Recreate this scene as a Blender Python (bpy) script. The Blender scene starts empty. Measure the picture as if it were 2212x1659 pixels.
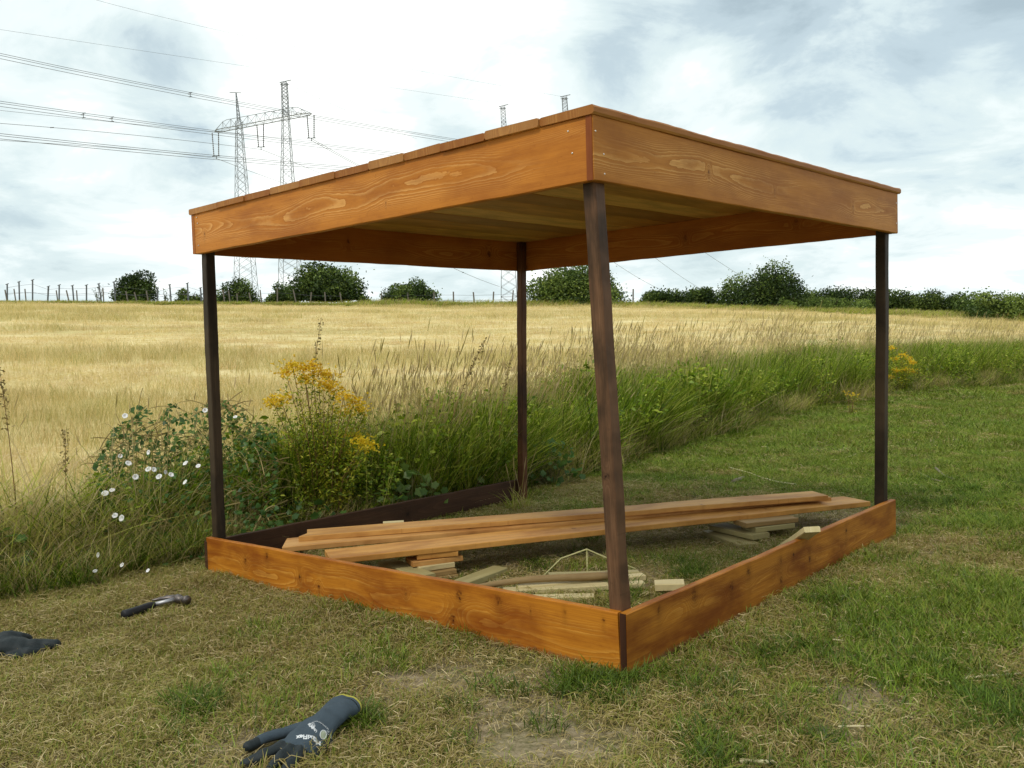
import bpy, math, random
import numpy as np
from mathutils import Matrix, Vector
from mathutils.bvhtree import BVHTree
SC = bpy.context.scene
COL = SC.collection
# ------------------------------------------------------------------ camera
PITCH, ROLL, HC, FPX = math.radians(2.735), math.radians(-1.588), 1.0618, 1910.55
_f = np.array([0, math.cos(PITCH), -math.sin(PITCH)]); _u = np.array([0, math.sin(PITCH), math.cos(PITCH)]); _x = np.array([1., 0, 0])
CX = _x*math.cos(ROLL) + _u*math.sin(ROLL); CU = _u*math.cos(ROLL) - _x*math.sin(ROLL)
cam = bpy.data.objects.new('camera', bpy.data.cameras.new('camera')); COL.objects.link(cam)
cam.matrix_world = Matrix(((CX[0], CU[0], -_f[0], 0), (CX[1], CU[1], -_f[1], 0), (CX[2], CU[2], -_f[2], HC), (0, 0, 0, 1)))
cam.data.sensor_width = 36; cam.data.lens = 36*FPX/2212; cam.data.clip_start = .05; cam.data.clip_end = 4000
SC.camera = cam
SC.view_settings.view_transform = 'Standard'; SC.view_settings.look = 'None'; SC.view_settings.exposure = 0.12; SC.view_settings.gamma = 1
SUN_AZ, SUN_EL = math.radians(218), math.radians(50)       # azimuth clockwise from +Y
SUN_STRENGTH, SUN_ANGLE = 1.5, math.radians(11)

def ray(px, py):
    d = _f + CX*(px-1106)/FPX - CU*(py-829.5)/FPX
    return d/d[1]
def atz(px, py, z):
    d = ray(px, py); t = (z-HC)/d[2]
    return np.array([0, 0, HC]) + d*t
def aty(px, py, y): return np.array([0, 0, HC]) + ray(px, py)*y
def zm(zx, zy, x0, y0, w): return ((x0+zx*w/2212)/1.08499, (y0+zy*w/2212)/1.08499)

# ------------------------------------------------------------------ node helpers
class NT:
    def __init__(s, tree): s.t = tree; tree.nodes.clear()
    def n(s, typ, **kw):
        nd = s.t.nodes.new(typ)
        for k, v in kw.items(): setattr(nd, k, v)
        return nd
    def lk(s, a, b): s.t.links.new(a, b)
    def m(s, op, a, b=None, c=None, clamp=False):
        nd = s.n('ShaderNodeMath', operation=op); nd.use_clamp = clamp
        for i, v in enumerate((a, b, c)):
            if v is None: continue
            if isinstance(v, (int, float)): nd.inputs[i].default_value = v
            else: s.lk(v, nd.inputs[i])
        return nd.outputs[0]
    def comb(s, x, y, z):
        nd = s.n('ShaderNodeCombineXYZ')
        for i, v in enumerate((x, y, z)):
            if isinstance(v, (int, float)): nd.inputs[i].default_value = v
            else: s.lk(v, nd.inputs[i])
        return nd.outputs[0]
    def noise(s, vec, scale, detail=3, rough=.55, dist=0):
        nd = s.n('ShaderNodeTexNoise'); nd.inputs['Scale'].default_value = scale; nd.inputs['Detail'].default_value = detail
        nd.inputs['Roughness'].default_value = rough; nd.inputs['Distortion'].default_value = dist
        if vec is not None: s.lk(vec, nd.inputs['Vector'])
        return nd.outputs[0]
    def ramp(s, fac, stops, interp='LINEAR'):
        nd = s.n('ShaderNodeValToRGB'); cr = nd.color_ramp; cr.interpolation = interp
        while len(cr.elements) < len(stops): cr.elements.new(.5)
        for e, (p, c) in zip(cr.elements, stops):
            e.position = p; e.color = (*c, 1) if len(c) == 3 else c
        if isinstance(fac, (int, float)): nd.inputs[0].default_value = fac
        else: s.lk(fac, nd.inputs[0])
        return nd.outputs[0]
    def mix(s, fac, a, b, mode='MIX'):
        nd = s.n('ShaderNodeMix', data_type='RGBA', blend_type=mode)
        for i, v in ((0, fac), (6, a), (7, b)):
            if isinstance(v, (int, float)): nd.inputs[i].default_value = v
            elif isinstance(v, tuple): nd.inputs[i].default_value = (*v, 1)
            else: s.lk(v, nd.inputs[i])
        return nd.outputs[2]
    def sstep(s, v, a, b):
        nd = s.n('ShaderNodeMapRange', interpolation_type='SMOOTHSTEP'); s.lk(v, nd.inputs[0])
        nd.inputs[1].default_value = a; nd.inputs[2].default_value = b
        return nd.outputs[0]

# ------------------------------------------------------------------ world: broken overcast over a physical sky
world = bpy.data.worlds.new('World'); SC.world = world; world.use_nodes = True
w = NT(world.node_tree)
out = w.n('ShaderNodeOutputWorld'); bg = w.n('ShaderNodeBackground'); w.lk(bg.outputs[0], out.inputs[0])
sky = w.n('ShaderNodeTexSky', sky_type='NISHITA'); sky.sun_disc = False; sky.sun_elevation = SUN_EL; sky.sun_rotation = SUN_AZ
sky.dust_density = 1.5
tc = w.n('ShaderNodeTexCoord'); D = tc.outputs['Generated']
sep = w.n('ShaderNodeSeparateXYZ'); w.lk(D, sep.inputs[0])
den = w.m('ADD', w.m('MAXIMUM', sep.outputs[2], 0.0), .22)
cv = w.comb(w.m('DIVIDE', sep.outputs[0], den), w.m('DIVIDE', sep.outputs[1], den), 0.0)
n1 = w.noise(cv, 2.3, 8, .60, .4); n2 = w.noise(cv, .8, 3, .5, .2)
cf = w.m('ADD', w.m('ADD', w.m('MULTIPLY', n1, .78), w.m('MULTIPLY', n2, .3)), .030)
blobs = [((720, 110), .17, .17), ((1130, 60), .06, .10), ((150, 300), .28, .035), ((200, 60), .09, -.17), ((330, 130), .05, -.12), ((40, 460), .06, -.10), ((430, 320), .05, -.16), ((330, 700), .3, .0), ((250, 500), .12, .02), ((150, 640), .10, -.03),
         ((950, 245), .05, -.15), ((1280, 70), .09, -.12), ((1370, 160), .05, -.08), ((1640, 30), .10, -.20), ((1830, 240), .15, -.10), ((1500, 150), .07, .10), ((2200, 10), .09, -.16),
         ((1950, 330), .10, -.06), ((2060, 470), .14, .07), ((2120, 130), .05, .1), ((1600, 300), .10, .12), ((700, 640), .2, -.04), ((120, 590), .10, -.06), ((1750, 600), .2, -.03), ((200, 250), .06, .08), ((600, 330), .08, .06)]
for (bp, rad, amp) in blobs:
    d = ray(*bp); d = d/np.linalg.norm(d)
    vd = w.n('ShaderNodeVectorMath', operation='DISTANCE'); w.lk(D, vd.inputs[0]); vd.inputs[1].default_value = tuple(d)
    q = w.m('DIVIDE', vd.outputs['Value'], rad)
    cf = w.m('ADD', cf, w.m('MULTIPLY', w.m('EXPONENT', w.m('MULTIPLY', w.m('MULTIPLY', q, q), -1.0)), amp))
cl = w.ramp(cf, [(.26, (.39, .50, .53)), (.38, (.54, .665, .695)), (.47, (.70, .82, .835)), (.57, (.84, .93, .935)), (.68, (1.12, 1.16, 1.13))])
cl.node.color_ramp.interpolation = 'EASE'
thin = w.sstep(cf, .52, .38)
skc = w.n('ShaderNodeMix', data_type='RGBA', blend_type='MULTIPLY'); skc.inputs[0].default_value = 1
w.lk(sky.outputs[0], skc.inputs[6]); skc.inputs[7].default_value = (.11, .11, .11, 1)
sb = w.mix(1.0, skc.outputs[2], (.25, .25, .25), 'ADD')
w.lk(w.mix(w.m('SUBTRACT', 1.0, w.sstep(sep.outputs[1], -.45, .15)), w.mix(w.m('MULTIPLY', thin, .25), cl, sb), (.66, .72, .76)), bg.inputs[0]); bg.inputs[1].default_value = 1.0  # unseen sky behind the camera set to an even, dimmer tone to cut ambient

sl = bpy.data.objects.new('sun', bpy.data.lights.new('sun', 'SUN')); COL.objects.link(sl)
sl.data.energy = SUN_STRENGTH; sl.data.angle = SUN_ANGLE; sl.data.color = (1, .94, .84)
sd = Vector((math.sin(SUN_AZ)*math.cos(SUN_EL), math.cos(SUN_AZ)*math.cos(SUN_EL), math.sin(SUN_EL)))
sl.rotation_euler = sd.to_track_quat('Z', 'Y').to_euler()

# ------------------------------------------------------------------ object helpers
def tag(o, label=None, cat=None, group=None, kind=None):
    if label: o['label'] = label
    if cat: o['category'] = cat
    if group: o['group'] = group
    if kind: o['kind'] = kind
    return o
def empty(name, loc=(0, 0, 0), rot=(0, 0, 0)):
    o = bpy.data.objects.new(name, None); COL.objects.link(o); o.location = loc; o.rotation_euler = rot; o.empty_display_size = .1
    return o
def link_mesh(name, me, mat=None, parent=None):
    o = bpy.data.objects.new(name, me); COL.objects.link(o)
    if mat is not None and len(me.materials) == 0: me.materials.append(mat)
    if parent is not None: o.parent = parent
    return o
def mesh_np(name, V, quads=None, tris=None, smooth=False, attrs=None):
    V = np.asarray(V, dtype=np.float32).reshape(-1, 3)
    me = bpy.data.meshes.new(name)
    q = np.zeros((0, 4), int) if quads is None else np.asarray(quads, int).reshape(-1, 4)
    t = np.zeros((0, 3), int) if tris is None else np.asarray(tris, int).reshape(-1, 3)
    me.vertices.add(len(V)); me.vertices.foreach_set('co', V.ravel())
    me.loops.add(q.size+t.size); me.loops.foreach_set('vertex_index', np.concatenate([q.ravel(), t.ravel()]).astype(np.int32))
    me.polygons.add(len(q)+len(t))
    ls = np.concatenate([np.arange(len(q))*4, q.size+np.arange(len(t))*3]).astype(np.int32)
    me.polygons.foreach_set('loop_start', ls)
    try: me.polygons.foreach_set('loop_total', np.concatenate([np.full(len(q), 4), np.full(len(t), 3)]).astype(np.int32))
    except Exception: pass
    if smooth: me.polygons.foreach_set('use_smooth', np.ones(len(q)+len(t), bool))
    if attrs:
        for k, a in attrs.items():
            at = me.attributes.new(k, 'FLOAT', 'POINT'); at.data.foreach_set('value', np.asarray(a, np.float32))
    me.update(calc_edges=True); me.validate()
    return me

def ribbons(C, side, W, t):
    """C (N,K,3) centre lines, side (N,3) or (N,K,3), W (N,K) half widths, t (N) per-ribbon value -> verts, quads, attr"""
    N, K, _ = C.shape
    if side.ndim == 2: side = np.repeat(side[:, None, :], K, 1)
    V = np.stack([C-side*W[..., None], C+side*W[..., None]], 2)      # N,K,2,3
    idx = np.arange(N*K*2).reshape(N, K, 2)
    Q = np.stack([idx[:, :-1, 0], idx[:, :-1, 1], idx[:, 1:, 1], idx[:, 1:, 0]], -1).reshape(-1, 4)
    T = np.repeat(t, K*2)
    return V.reshape(-1, 3), Q, T
class Acc:
    def __init__(s): s.V = []; s.Q = []; s.T = []; s.n = 0
    def add(s, V, Q, T): s.V.append(V); s.Q.append(np.asarray(Q)+s.n); s.T.append(T); s.n += len(V)
    def mesh(s, name): return mesh_np(name, np.concatenate(s.V), np.concatenate(s.Q), attrs={'t': np.concatenate(s.T)})
def blades(rng, n, rad, hmin, hmax, wid, lean, curve, tlo, thi, bias=(0, 0), K=4, square=False, tip=.15):
    """upright blades that bend over"""
    a = rng.uniform(0, 2*np.pi, n); r = rad*np.sqrt(rng.uniform(0, 1, n))
    B = np.stack([r*np.cos(a), r*np.sin(a), np.zeros(n)], 1)
    if square: B[:, :2] = rng.uniform(-rad, rad, (n, 2))
    h = rng.uniform(hmin, hmax, n); az = rng.uniform(0, 2*np.pi, n)
    l0 = rng.uniform(0, lean, n)[:, None]; dirh = np.stack([np.cos(az), np.sin(az)], 1)*l0 + np.array(bias)
    k = np.linspace(0, 1, K)[None, :, None]
    cv = rng.uniform(.2, 1, n)[:, None, None]*curve
    H = dirh[:, None, :]*k + (dirh/np.maximum(np.linalg.norm(dirh, axis=1, keepdims=True), .01))[:, None, :]*cv*k**2.2
    Z = k*(1-.35*cv*k)
    C = np.concatenate([H, Z], 2)*h[:, None, None] + B[:, None, :]
    sa = az + np.pi/2 + rng.uniform(-.8, .8, n)
    S = np.stack([np.cos(sa), np.sin(sa), np.zeros(n)], 1)
    W = wid*.5*rng.uniform(.6, 1.2, n)[:, None]*np.interp(np.linspace(0, 1, K), [0, .3, .7, 1], [.7, 1, .75, tip])[None, :]
    return ribbons(C, S, W, rng.uniform(tlo, thi, n))
def straws(rng, n, rad, lmin, lmax, wid, zmax, tlo, thi, square=True):
    """short pieces lying about"""
    B = np.zeros((n, 3)); B[:, :2] = rng.uniform(-rad, rad, (n, 2)); B[:, 2] = rng.uniform(.001, zmax, n)
    a = rng.uniform(0, 2*np.pi, n); L = rng.uniform(lmin, lmax, n); el = rng.normal(0, .3, n)
    d = np.stack([np.cos(a)*np.cos(el), np.sin(a)*np.cos(el), np.abs(np.sin(el))], 1)
    k = np.linspace(-.5, .5, 3)[None, :, None]
    C = B[:, None, :] + d[:, None, :]*k*L[:, None, None]; C[:, 1, :2] += rng.normal(0, .1, (n, 2))*L[:, None]; C[:, 1, 2] += .15*L; C[:, :, 2] = np.maximum(C[:, :, 2], .001)
    sv = np.stack([-np.sin(a), np.cos(a), rng.normal(0, .5, n)], 1); sv /= np.linalg.norm(sv, axis=1, keepdims=True)
    W = wid*.5*rng.uniform(.6, 1.3, n)[:, None]*np.ones((1, 3))
    return ribbons(C, sv, W, rng.uniform(tlo, thi, n))

def tube(P, R, n=8, cap=True):
    P = np.asarray(P, float); K = len(P); R = np.broadcast_to(np.asarray(R, float), (K,))
    V = []; prev = None
    for i in range(K):
        d = P[min(i+1, K-1)]-P[max(i-1, 0)]; d /= max(np.linalg.norm(d), 1e-9)
        if prev is None:
            a = np.cross(d, [0, 0, 1.]); 
            if np.linalg.norm(a) < .1: a = np.cross(d, [0, 1., 0])
        else: a = prev-d*(prev@d)
        a /= np.linalg.norm(a); prev = a; b = np.cross(d, a)
        for j in range(n):
            t = 2*np.pi*j/n; V.append(P[i]+R[i]*(a*np.cos(t)+b*np.sin(t)))
    F = [(i*n+j, i*n+(j+1) % n, (i+1)*n+(j+1) % n, (i+1)*n+j) for i in range(K-1) for j in range(n)]
    if cap:
        F.append(tuple(range(n))[::-1]); F.append(tuple((K-1)*n+j for j in range(n)))
    return V, F
class PB:
    """polygon soup collecting several pieces into one mesh"""
    def __init__(s): s.V = []; s.F = []
    def add(s, VF):
        V, F = VF; o = len(s.V); s.V += [tuple(v) for v in V]; s.F += [tuple(i+o for i in f) for f in F]; return s
    def bar(s, a, b, r):
        return s.add(tube([a, b], r, 4))
    def build(s, name, mat, parent=None, smooth=False):
        me = bpy.data.meshes.new(name); me.from_pydata(s.V, [], s.F); me.update()
        if smooth: me.polygons.foreach_set('use_smooth', [True]*len(me.polygons))
        return link_mesh(name, me, mat, parent)

def setpar(o, parent):   # parent keeping world transform
    o.parent = parent; o.matrix_parent_inverse = Matrix.Translation(-Vector(parent.location)) if parent.rotation_euler.to_quaternion().angle < 1e-6 else parent.matrix_world.inverted()

# ------------------------------------------------------------------ terrain
_rs = np.random.RandomState(7); _LAT = _rs.rand(512, 512)
def vn(x, y, s=0):
    x = np.asarray(x, float)+s*17.13+1000; y = np.asarray(y, float)+s*9.71+1000
    xi = np.floor(x).astype(int); yi = np.floor(y).astype(int); fx = x-xi; fy = y-yi; fx = fx*fx*(3-2*fx); fy = fy*fy*(3-2*fy)
    g = lambda a, b: _LAT[a % 512, b % 512]
    return (g(xi, yi)*(1-fx)+g(xi+1, yi)*fx)*(1-fy)+(g(xi, yi+1)*(1-fx)+g(xi+1, yi+1)*fx)*fy
def UE(v): return np.interp(v, [-3, 1, 4.3, 5.2, 6.9, 10.6, 13.6, 18, 30], [4.5, 4.52, 4.62, 4.95, 5.4, 5.9, 6.0, 5.5, 4.5])
def uv(x, y): return -.69*x+.724*y, .724*x+.69*y
def terrain(x, y):
    x = np.asarray(x, float); y = np.asarray(y, float)
    z = .022*(np.clip(x, -4, 6)-.34)-.02*(np.clip(y, -5, 8)-2.73)
    u, v = uv(x, y); az = np.clip(x/np.maximum(y, 1), -.66, .66)
    zc = np.interp(az, [-.66, -.56, -.29, 0, .154, .311, .442, .579, .66], [5.0, 4.78, 4.20, 3.55, 3.10, 2.58, 2.05, 1.42, 1.05])
    u60 = uv(az*60, 60.)[0]
    t = np.clip((u-5.6)/np.maximum(u60-5.6, 3), 0, None)
    z = z+zc*np.where(t < 1, t**.93, 1+.04*(1-np.exp(-(t-1)*4)))*np.clip(1-(y-90)/250, .1, 1)
    z = z+(vn(x*1.1, y*1.1, 1)-.5)*.03+(vn(x*4, y*4, 2)-.5)*.02+(vn(x*14, y*14, 3)-.5)*.010
    return z
def T(x, y): return float(terrain(x, y))
def G(px, py, up=0.0):
    z = 0.
    for _ in range(12):
        P = atz(px, py, z+up); z = T(P[0], P[1])
    return P
def axis(lo, hi, a, b, d, g):
    c = list(np.arange(a, b+d/2, d)); s = d
    x = b
    while x < hi: s *= g; x += s; c.append(x)
    s = d; x = a
    while x > lo: s *= g; x -= s; c.insert(0, x)
    return np.array(c)
ax = axis(-320, 320, -2.6, 2.8, .05, 1.06); ay = axis(-12, 900, 1.6, 6.8, .05, 1.05)
XX, YY = np.meshgrid(ax, ay); ZZ = terrain(XX, YY)
UU, VV = uv(XX, YY)

# ------------------------------------------------------------------ materials
MATS = {}
def newmat(name):
    m = bpy.data.materials.new(name); m.use_nodes = True; return m, NT(m.node_tree)
def principled(nt, col, rough=.7, spec=.3, metal=0, bump=None, bs=.3, bd=.002):
    o = nt.n('ShaderNodeOutputMaterial'); p = nt.n('ShaderNodeBsdfPrincipled'); nt.lk(p.outputs[0], o.inputs[0])
    if isinstance(col, tuple): p.inputs['Base Color'].default_value = (*col, 1)
    else: nt.lk(col, p.inputs['Base Color'])
    if isinstance(rough, (int, float)): p.inputs['Roughness'].default_value = rough
    else: nt.lk(rough, p.inputs['Roughness'])
    p.inputs['Specular IOR Level'].default_value = spec; p.inputs['Metallic'].default_value = metal
    if bump is not None:
        b = nt.n('ShaderNodeBump'); b.inputs['Strength'].default_value = bs; b.inputs['Distance'].default_value = bd
        nt.lk(bump, b.inputs['Height']); nt.lk(b.outputs[0], p.inputs['Normal'])
    return p
def leafmat(name, stops, trans=.3, var=.25):
    m, nt = newmat(name)
    at = nt.n('ShaderNodeAttribute', attribute_name='t'); c = nt.ramp(at.outputs['Fac'], stops)
    oi = nt.n('ShaderNodeObjectInfo'); geo = nt.n('ShaderNodeNewGeometry')
    big = nt.noise(geo.outputs['Position'], 1.3, 2)
    hs = nt.n('ShaderNodeHueSaturation'); nt.lk(c, hs.inputs['Color'])
    nt.lk(nt.m('ADD', nt.m('MULTIPLY', nt.m('ADD', nt.m('MULTIPLY', oi.outputs['Random'], .5), nt.m('MULTIPLY', big, .8)), var*1.6), 1-var), hs.inputs['Value'])
    nt.lk(nt.m('ADD', nt.m('MULTIPLY', big, .05), .475), hs.inputs['Hue'])
    o = nt.n('ShaderNodeOutputMaterial'); d = nt.n('ShaderNodeBsdfDiffuse'); tr = nt.n('ShaderNodeBsdfTranslucent'); g = nt.n('ShaderNodeBsdfGlossy')
    g.inputs['Roughness'].default_value = .45
    mx = nt.n('ShaderNodeMixShader'); mx.inputs[0].default_value = trans; m2 = nt.n('ShaderNodeMixShader'); m2.inputs[0].default_value = .025
    nt.lk(hs.outputs[0], d.inputs[0]); nt.lk(hs.outputs[0], tr.inputs[0]); nt.lk(d.outputs[0], mx.inputs[1]); nt.lk(tr.outputs[0], mx.inputs[2])
    nt.lk(mx.outputs[0], m2.inputs[1]); nt.lk(g.outputs[0], m2.inputs[2]); nt.lk(m2.outputs[0], o.inputs[0])
    return m
M_GRASS = leafmat('grass_blade', [(0, (.040, .075, .007)), (.25, (.105, .17, .012)), (.5, (.235, .325, .028)), (.62, (.27, .26, .045)), (.78, (.31, .235, .075)), (.9, (.42, .33, .145)), (1, (.74, .61, .34))], .22)
M_MEADOW = leafmat('meadow_blade', [(0, (.022, .042, .004)), (.2, (.095, .16, .008)), (.42, (.21, .31, .016)), (.58, (.40, .47, .040)), (.64, (.54, .55, .11)), (.75, (.46, .39, .11)), (.88, (.46, .35, .17)), (1, (.72, .58, .32))], .3)
M_STRAW = leafmat('stubble_straw', [(0, (.32, .31, .09)), (.35, (.60, .49, .20)), (.7, (.74, .60, .30)), (1, (.86, .73, .44))], .25, .18)
M_CROWN = leafmat('crown_leaf', [(0, (.016, .032, .008)), (.5, (.07, .115, .022)), (1, (.21, .28, .055))], .25)
M_WEED = leafmat('weed_leaf', [(0, (.03, .075, .014)), (.5, (.08, .17, .03)), (1, (.19, .29, .06))], .35)
M_YELPLANT = leafmat('yellow_plant_leaf', [(0, (.08, .13, .01)), (.5, (.30, .38, .02)), (1, (.62, .56, .05))], .35)
M_YELLOW = leafmat('yellow_petal', [(0, (.62, .38, .012)), (.5, (.86, .62, .025)), (1, (.98, .80, .07))], .3, .1)
M_DRYWEED = leafmat('dry_weed', [(0, (.16, .12, .04)), (.5, (.30, .23, .09)), (1, (.5, .38, .17))], .2)

def ground_mat():
    m, nt = newmat('lawn_ground'); geo = nt.n('ShaderNodeNewGeometry'); P = geo.outputs['Position']
    a = nt.noise(P, 1.4, 4, .6); b = nt.noise(P, 26, 5, .7); c = nt.noise(P, 160, 3, .7)
    soil = nt.ramp(b, [(.3, (.19, .145, .085)), (.55, (.34, .27, .17)), (.75, (.44, .37, .25))])
    grn = nt.ramp(b, [(.3, (.06, .075, .016)), (.7, (.18, .18, .055))])
    k = nt.sstep(nt.m('ADD', a, nt.m('MULTIPLY', b, .25)), .50, .70)
    col = nt.mix(nt.m('SUBTRACT', 1.0, k), soil, grn)
    principled(nt, col, .95, .1, bump=nt.m('ADD', b, nt.m('MULTIPLY', c, .4)), bs=.8, bd=.012); return m
def field_mat():
    m, nt = newmat('field_ground'); geo = nt.n('ShaderNodeNewGeometry'); P = geo.outputs['Position']
    sp = nt.n('ShaderNodeSeparateXYZ'); nt.lk(P, sp.inputs[0])
    rows = nt.noise(nt.comb(nt.m('MULTIPLY', sp.outputs[0], .035), nt.m('MULTIPLY', sp.outputs[1], .30), 0.0), 1.0, 3, .5)
    f = nt.noise(P, 9, 5, .7); g = nt.noise(nt.comb(nt.m('MULTIPLY', sp.outputs[0], 3.0), sp.outputs[1], sp.outputs[2]), 2.2, 4, .65)
    base = nt.ramp(nt.m('ADD', nt.m('MULTIPLY', rows, .65), nt.m('ADD', nt.m('MULTIPLY', g, .25), nt.m('MULTIPLY', f, .2))),
                   [(.36, (.46, .39, .15)), (.5, (.66, .55, .25)), (.66, (.82, .69, .37))])
    principled(nt, base, .95, .1, bump=f, bs=.7, bd=.05); return m
gid = np.arange(XX.size).reshape(XX.shape)
Qa = np.stack([gid[:-1, :-1], gid[:-1, 1:], gid[1:, 1:], gid[1:, :-1]], -1).reshape(-1, 4)
uc = (UU-UE(VV)).ravel()[Qa].mean(1)
PV = np.stack([XX, YY, ZZ], -1).reshape(-1, 3)
def submesh(name, sel, mat):
    q = Qa[sel]; used, inv = np.unique(q.ravel(), return_inverse=True)
    return tag(link_mesh(name, mesh_np(name, PV[used], inv.reshape(-1, 4), smooth=True), mat), kind='structure')
submesh('lawn', uc < .5, ground_mat()); submesh('field', uc >= .5, field_mat())

# ------------------------------------------------------------------ wood
def woodmat(name, base, light, dark, knots=(), seed=0., rings=11., lstr=.8, blotch=.35, rough=.5, midz=.1, halfz=.1, curv=.95, flow=1.0, streak=.25, spec=.15, soil_shade=False):
    """boards are modelled with x along the grain and z across the face"""
    m, nt = newmat(name); tc = nt.n('ShaderNodeTexCoord'); sp = nt.n('ShaderNodeSeparateXYZ'); nt.lk(tc.outputs['Object'], sp.inputs[0])
    x, y, z = sp.outputs; seed = float(seed)
    n = nt.m('ADD', nt.noise(nt.comb(nt.m('ADD', nt.m('MULTIPLY', x, .75*flow), seed), nt.m('MULTIPLY', y, 2.0), nt.m('ADD', nt.m('MULTIPLY', z, 2.4), seed*1.7)), 1.0, 2, .5), nt.m('MULTIPLY', nt.noise(nt.comb(nt.m('MULTIPLY', x, 16.0), seed, nt.m('MULTIPLY', z, 30.0)), 1.0, 3, .6), .045))
    zn = nt.m('DIVIDE', nt.m('SUBTRACT', z, midz), halfz)
    wob = nt.noise(nt.comb(nt.m('MULTIPLY', x, 2.0), seed, 0.0), 1.0, 1)
    zc = nt.m('SUBTRACT', zn, nt.m('MULTIPLY', nt.m('SUBTRACT', wob, .5), .9))
    f = nt.m('ADD', nt.m('MULTIPLY', nt.m('MULTIPLY', zc, zc), curv), nt.m('MULTIPLY', n, 1.35))
    kd = None
    for (kx, kz, kr) in knots:
        kr = kr*1.35
        dx = nt.m('DIVIDE', nt.m('SUBTRACT', x, kx), kr*.8); dz = nt.m('DIVIDE', nt.m('SUBTRACT', z, kz), kr)
        d2 = nt.m('ADD', nt.m('MULTIPLY', dx, dx), nt.m('MULTIPLY', dz, dz))
        f = nt.m('ADD', f, nt.m('MULTIPLY', nt.m('EXPONENT', nt.m('MULTIPLY', d2, -.16)), .35))
        dj = nt.m('ADD', d2, nt.m('MULTIPLY', nt.m('SUBTRACT', nt.noise(tc.outputs['Object'], 75, 3), .42), 4.5))
        core = nt.m('EXPONENT', nt.m('MULTIPLY', dj, -1.0))
        dx2 = nt.m('DIVIDE', nt.m('SUBTRACT', x, kx), kr*1.3); dz2 = nt.m('DIVIDE', nt.m('SUBTRACT', nt.m('ADD', z, nt.m('MULTIPLY', nt.noise(tc.outputs['Object'], 25, 2), .02)), kz), kr*4.0)
        st = nt.m('MULTIPLY', nt.m('EXPONENT', nt.m('MULTIPLY', nt.m('ADD', nt.m('MULTIPLY', dx2, dx2), nt.m('MULTIPLY', dz2, dz2)), -1.0)), .22)
        core = nt.m('MAXIMUM', core, st)
        kd = core if kd is None else nt.m('MAXIMUM', kd, core)
    fine = nt.noise(nt.comb(nt.m('MULTIPLY', x, 5.0), nt.m('MULTIPLY', y, 120.0), nt.m('MULTIPLY', z, 260.0)), 1.0, 3, .6)
    fr = nt.m('FRACT', nt.m('ADD', nt.m('MULTIPLY', f, rings), nt.m('MULTIPLY', fine, .18)))
    line = nt.ramp(fr, [(0, (.0,)*3), (.50, (.1,)*3), (.80, (.85,)*3), (.93, (1,)*3), (.97, (0,)*3)])
    edge = nt.sstep(nt.m('ABSOLUTE', zc), 1.0, .35)
    msk = nt.m('MULTIPLY', edge, nt.sstep(nt.noise(nt.comb(nt.m('MULTIPLY', x, 1.1), seed+3, nt.m('MULTIPLY', z, 6.0)), 1.0, 2), .33, .55))
    bl = nt.noise(nt.comb(nt.m('ADD', nt.m('MULTIPLY', x, 3.0), seed), nt.m('MULTIPLY', y, 3.0), nt.m('MULTIPLY', z, 9.0)), 1.0, 4, .6)
    st2 = nt.sstep(nt.noise(nt.comb(nt.m('MULTIPLY', x, 2.2), seed+7, nt.m('MULTIPLY', z, 34.0)), 1.0, 4, .6), .42, .68)
    sc = nt.sstep(nt.noise(nt.comb(nt.m('MULTIPLY', x, 14.0), seed, nt.m('MULTIPLY', z, 18.0)), 3.0, 3, .7), .60, .76)
    c = nt.mix(nt.m('MULTIPLY', nt.m('MULTIPLY', line, msk), lstr), base, light)
    dl = nt.ramp(fr, [(0, (.9,)*3), (.10, (.25,)*3), (.3, (0,)*3), (.96, (0,)*3), (.985, (1,)*3)])
    c = nt.mix(nt.m('MULTIPLY', nt.m('MULTIPLY', dl, msk), lstr*.5), c, dark)
    c = nt.mix(nt.m('MULTIPLY', nt.sstep(bl, .62, .30), blotch*1.25, clamp=True), c, dark)
    c = nt.mix(nt.m('MULTIPLY', st2, blotch*.55), c, dark)
    c = nt.mix(nt.m('MULTIPLY', nt.m('SUBTRACT', fine, .35), streak*2.2, clamp=True), c, dark)
    c = nt.mix(nt.m('MULTIPLY', sc, .35), c, dark)
    if kd is not None: c = nt.mix(nt.m('MULTIPLY', kd, .93, clamp=True), c, (dark[0]*.32, dark[1]*.22, dark[2]*.25))
    if soil_shade: c = nt.mix(nt.m('MULTIPLY', nt.sstep(nt.m('ADD', z, nt.m('MULTIPLY', nt.noise(tc.outputs['Object'], 22, 4, .7), .07)), .062, .035), .7), c, (.16, .11, .06))  # contact shade painted into the colour of the board foot, in soil brown
    bh = nt.m('ADD', nt.m('MULTIPLY', fine, .6), nt.m('MULTIPLY', nt.m('MULTIPLY', line, msk), .5))
    principled(nt, c, nt.m('ADD', nt.m('MULTIPLY', fine, .25), rough-.1), spec, bump=bh, bs=.45, bd=.0012)
    return m
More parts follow.
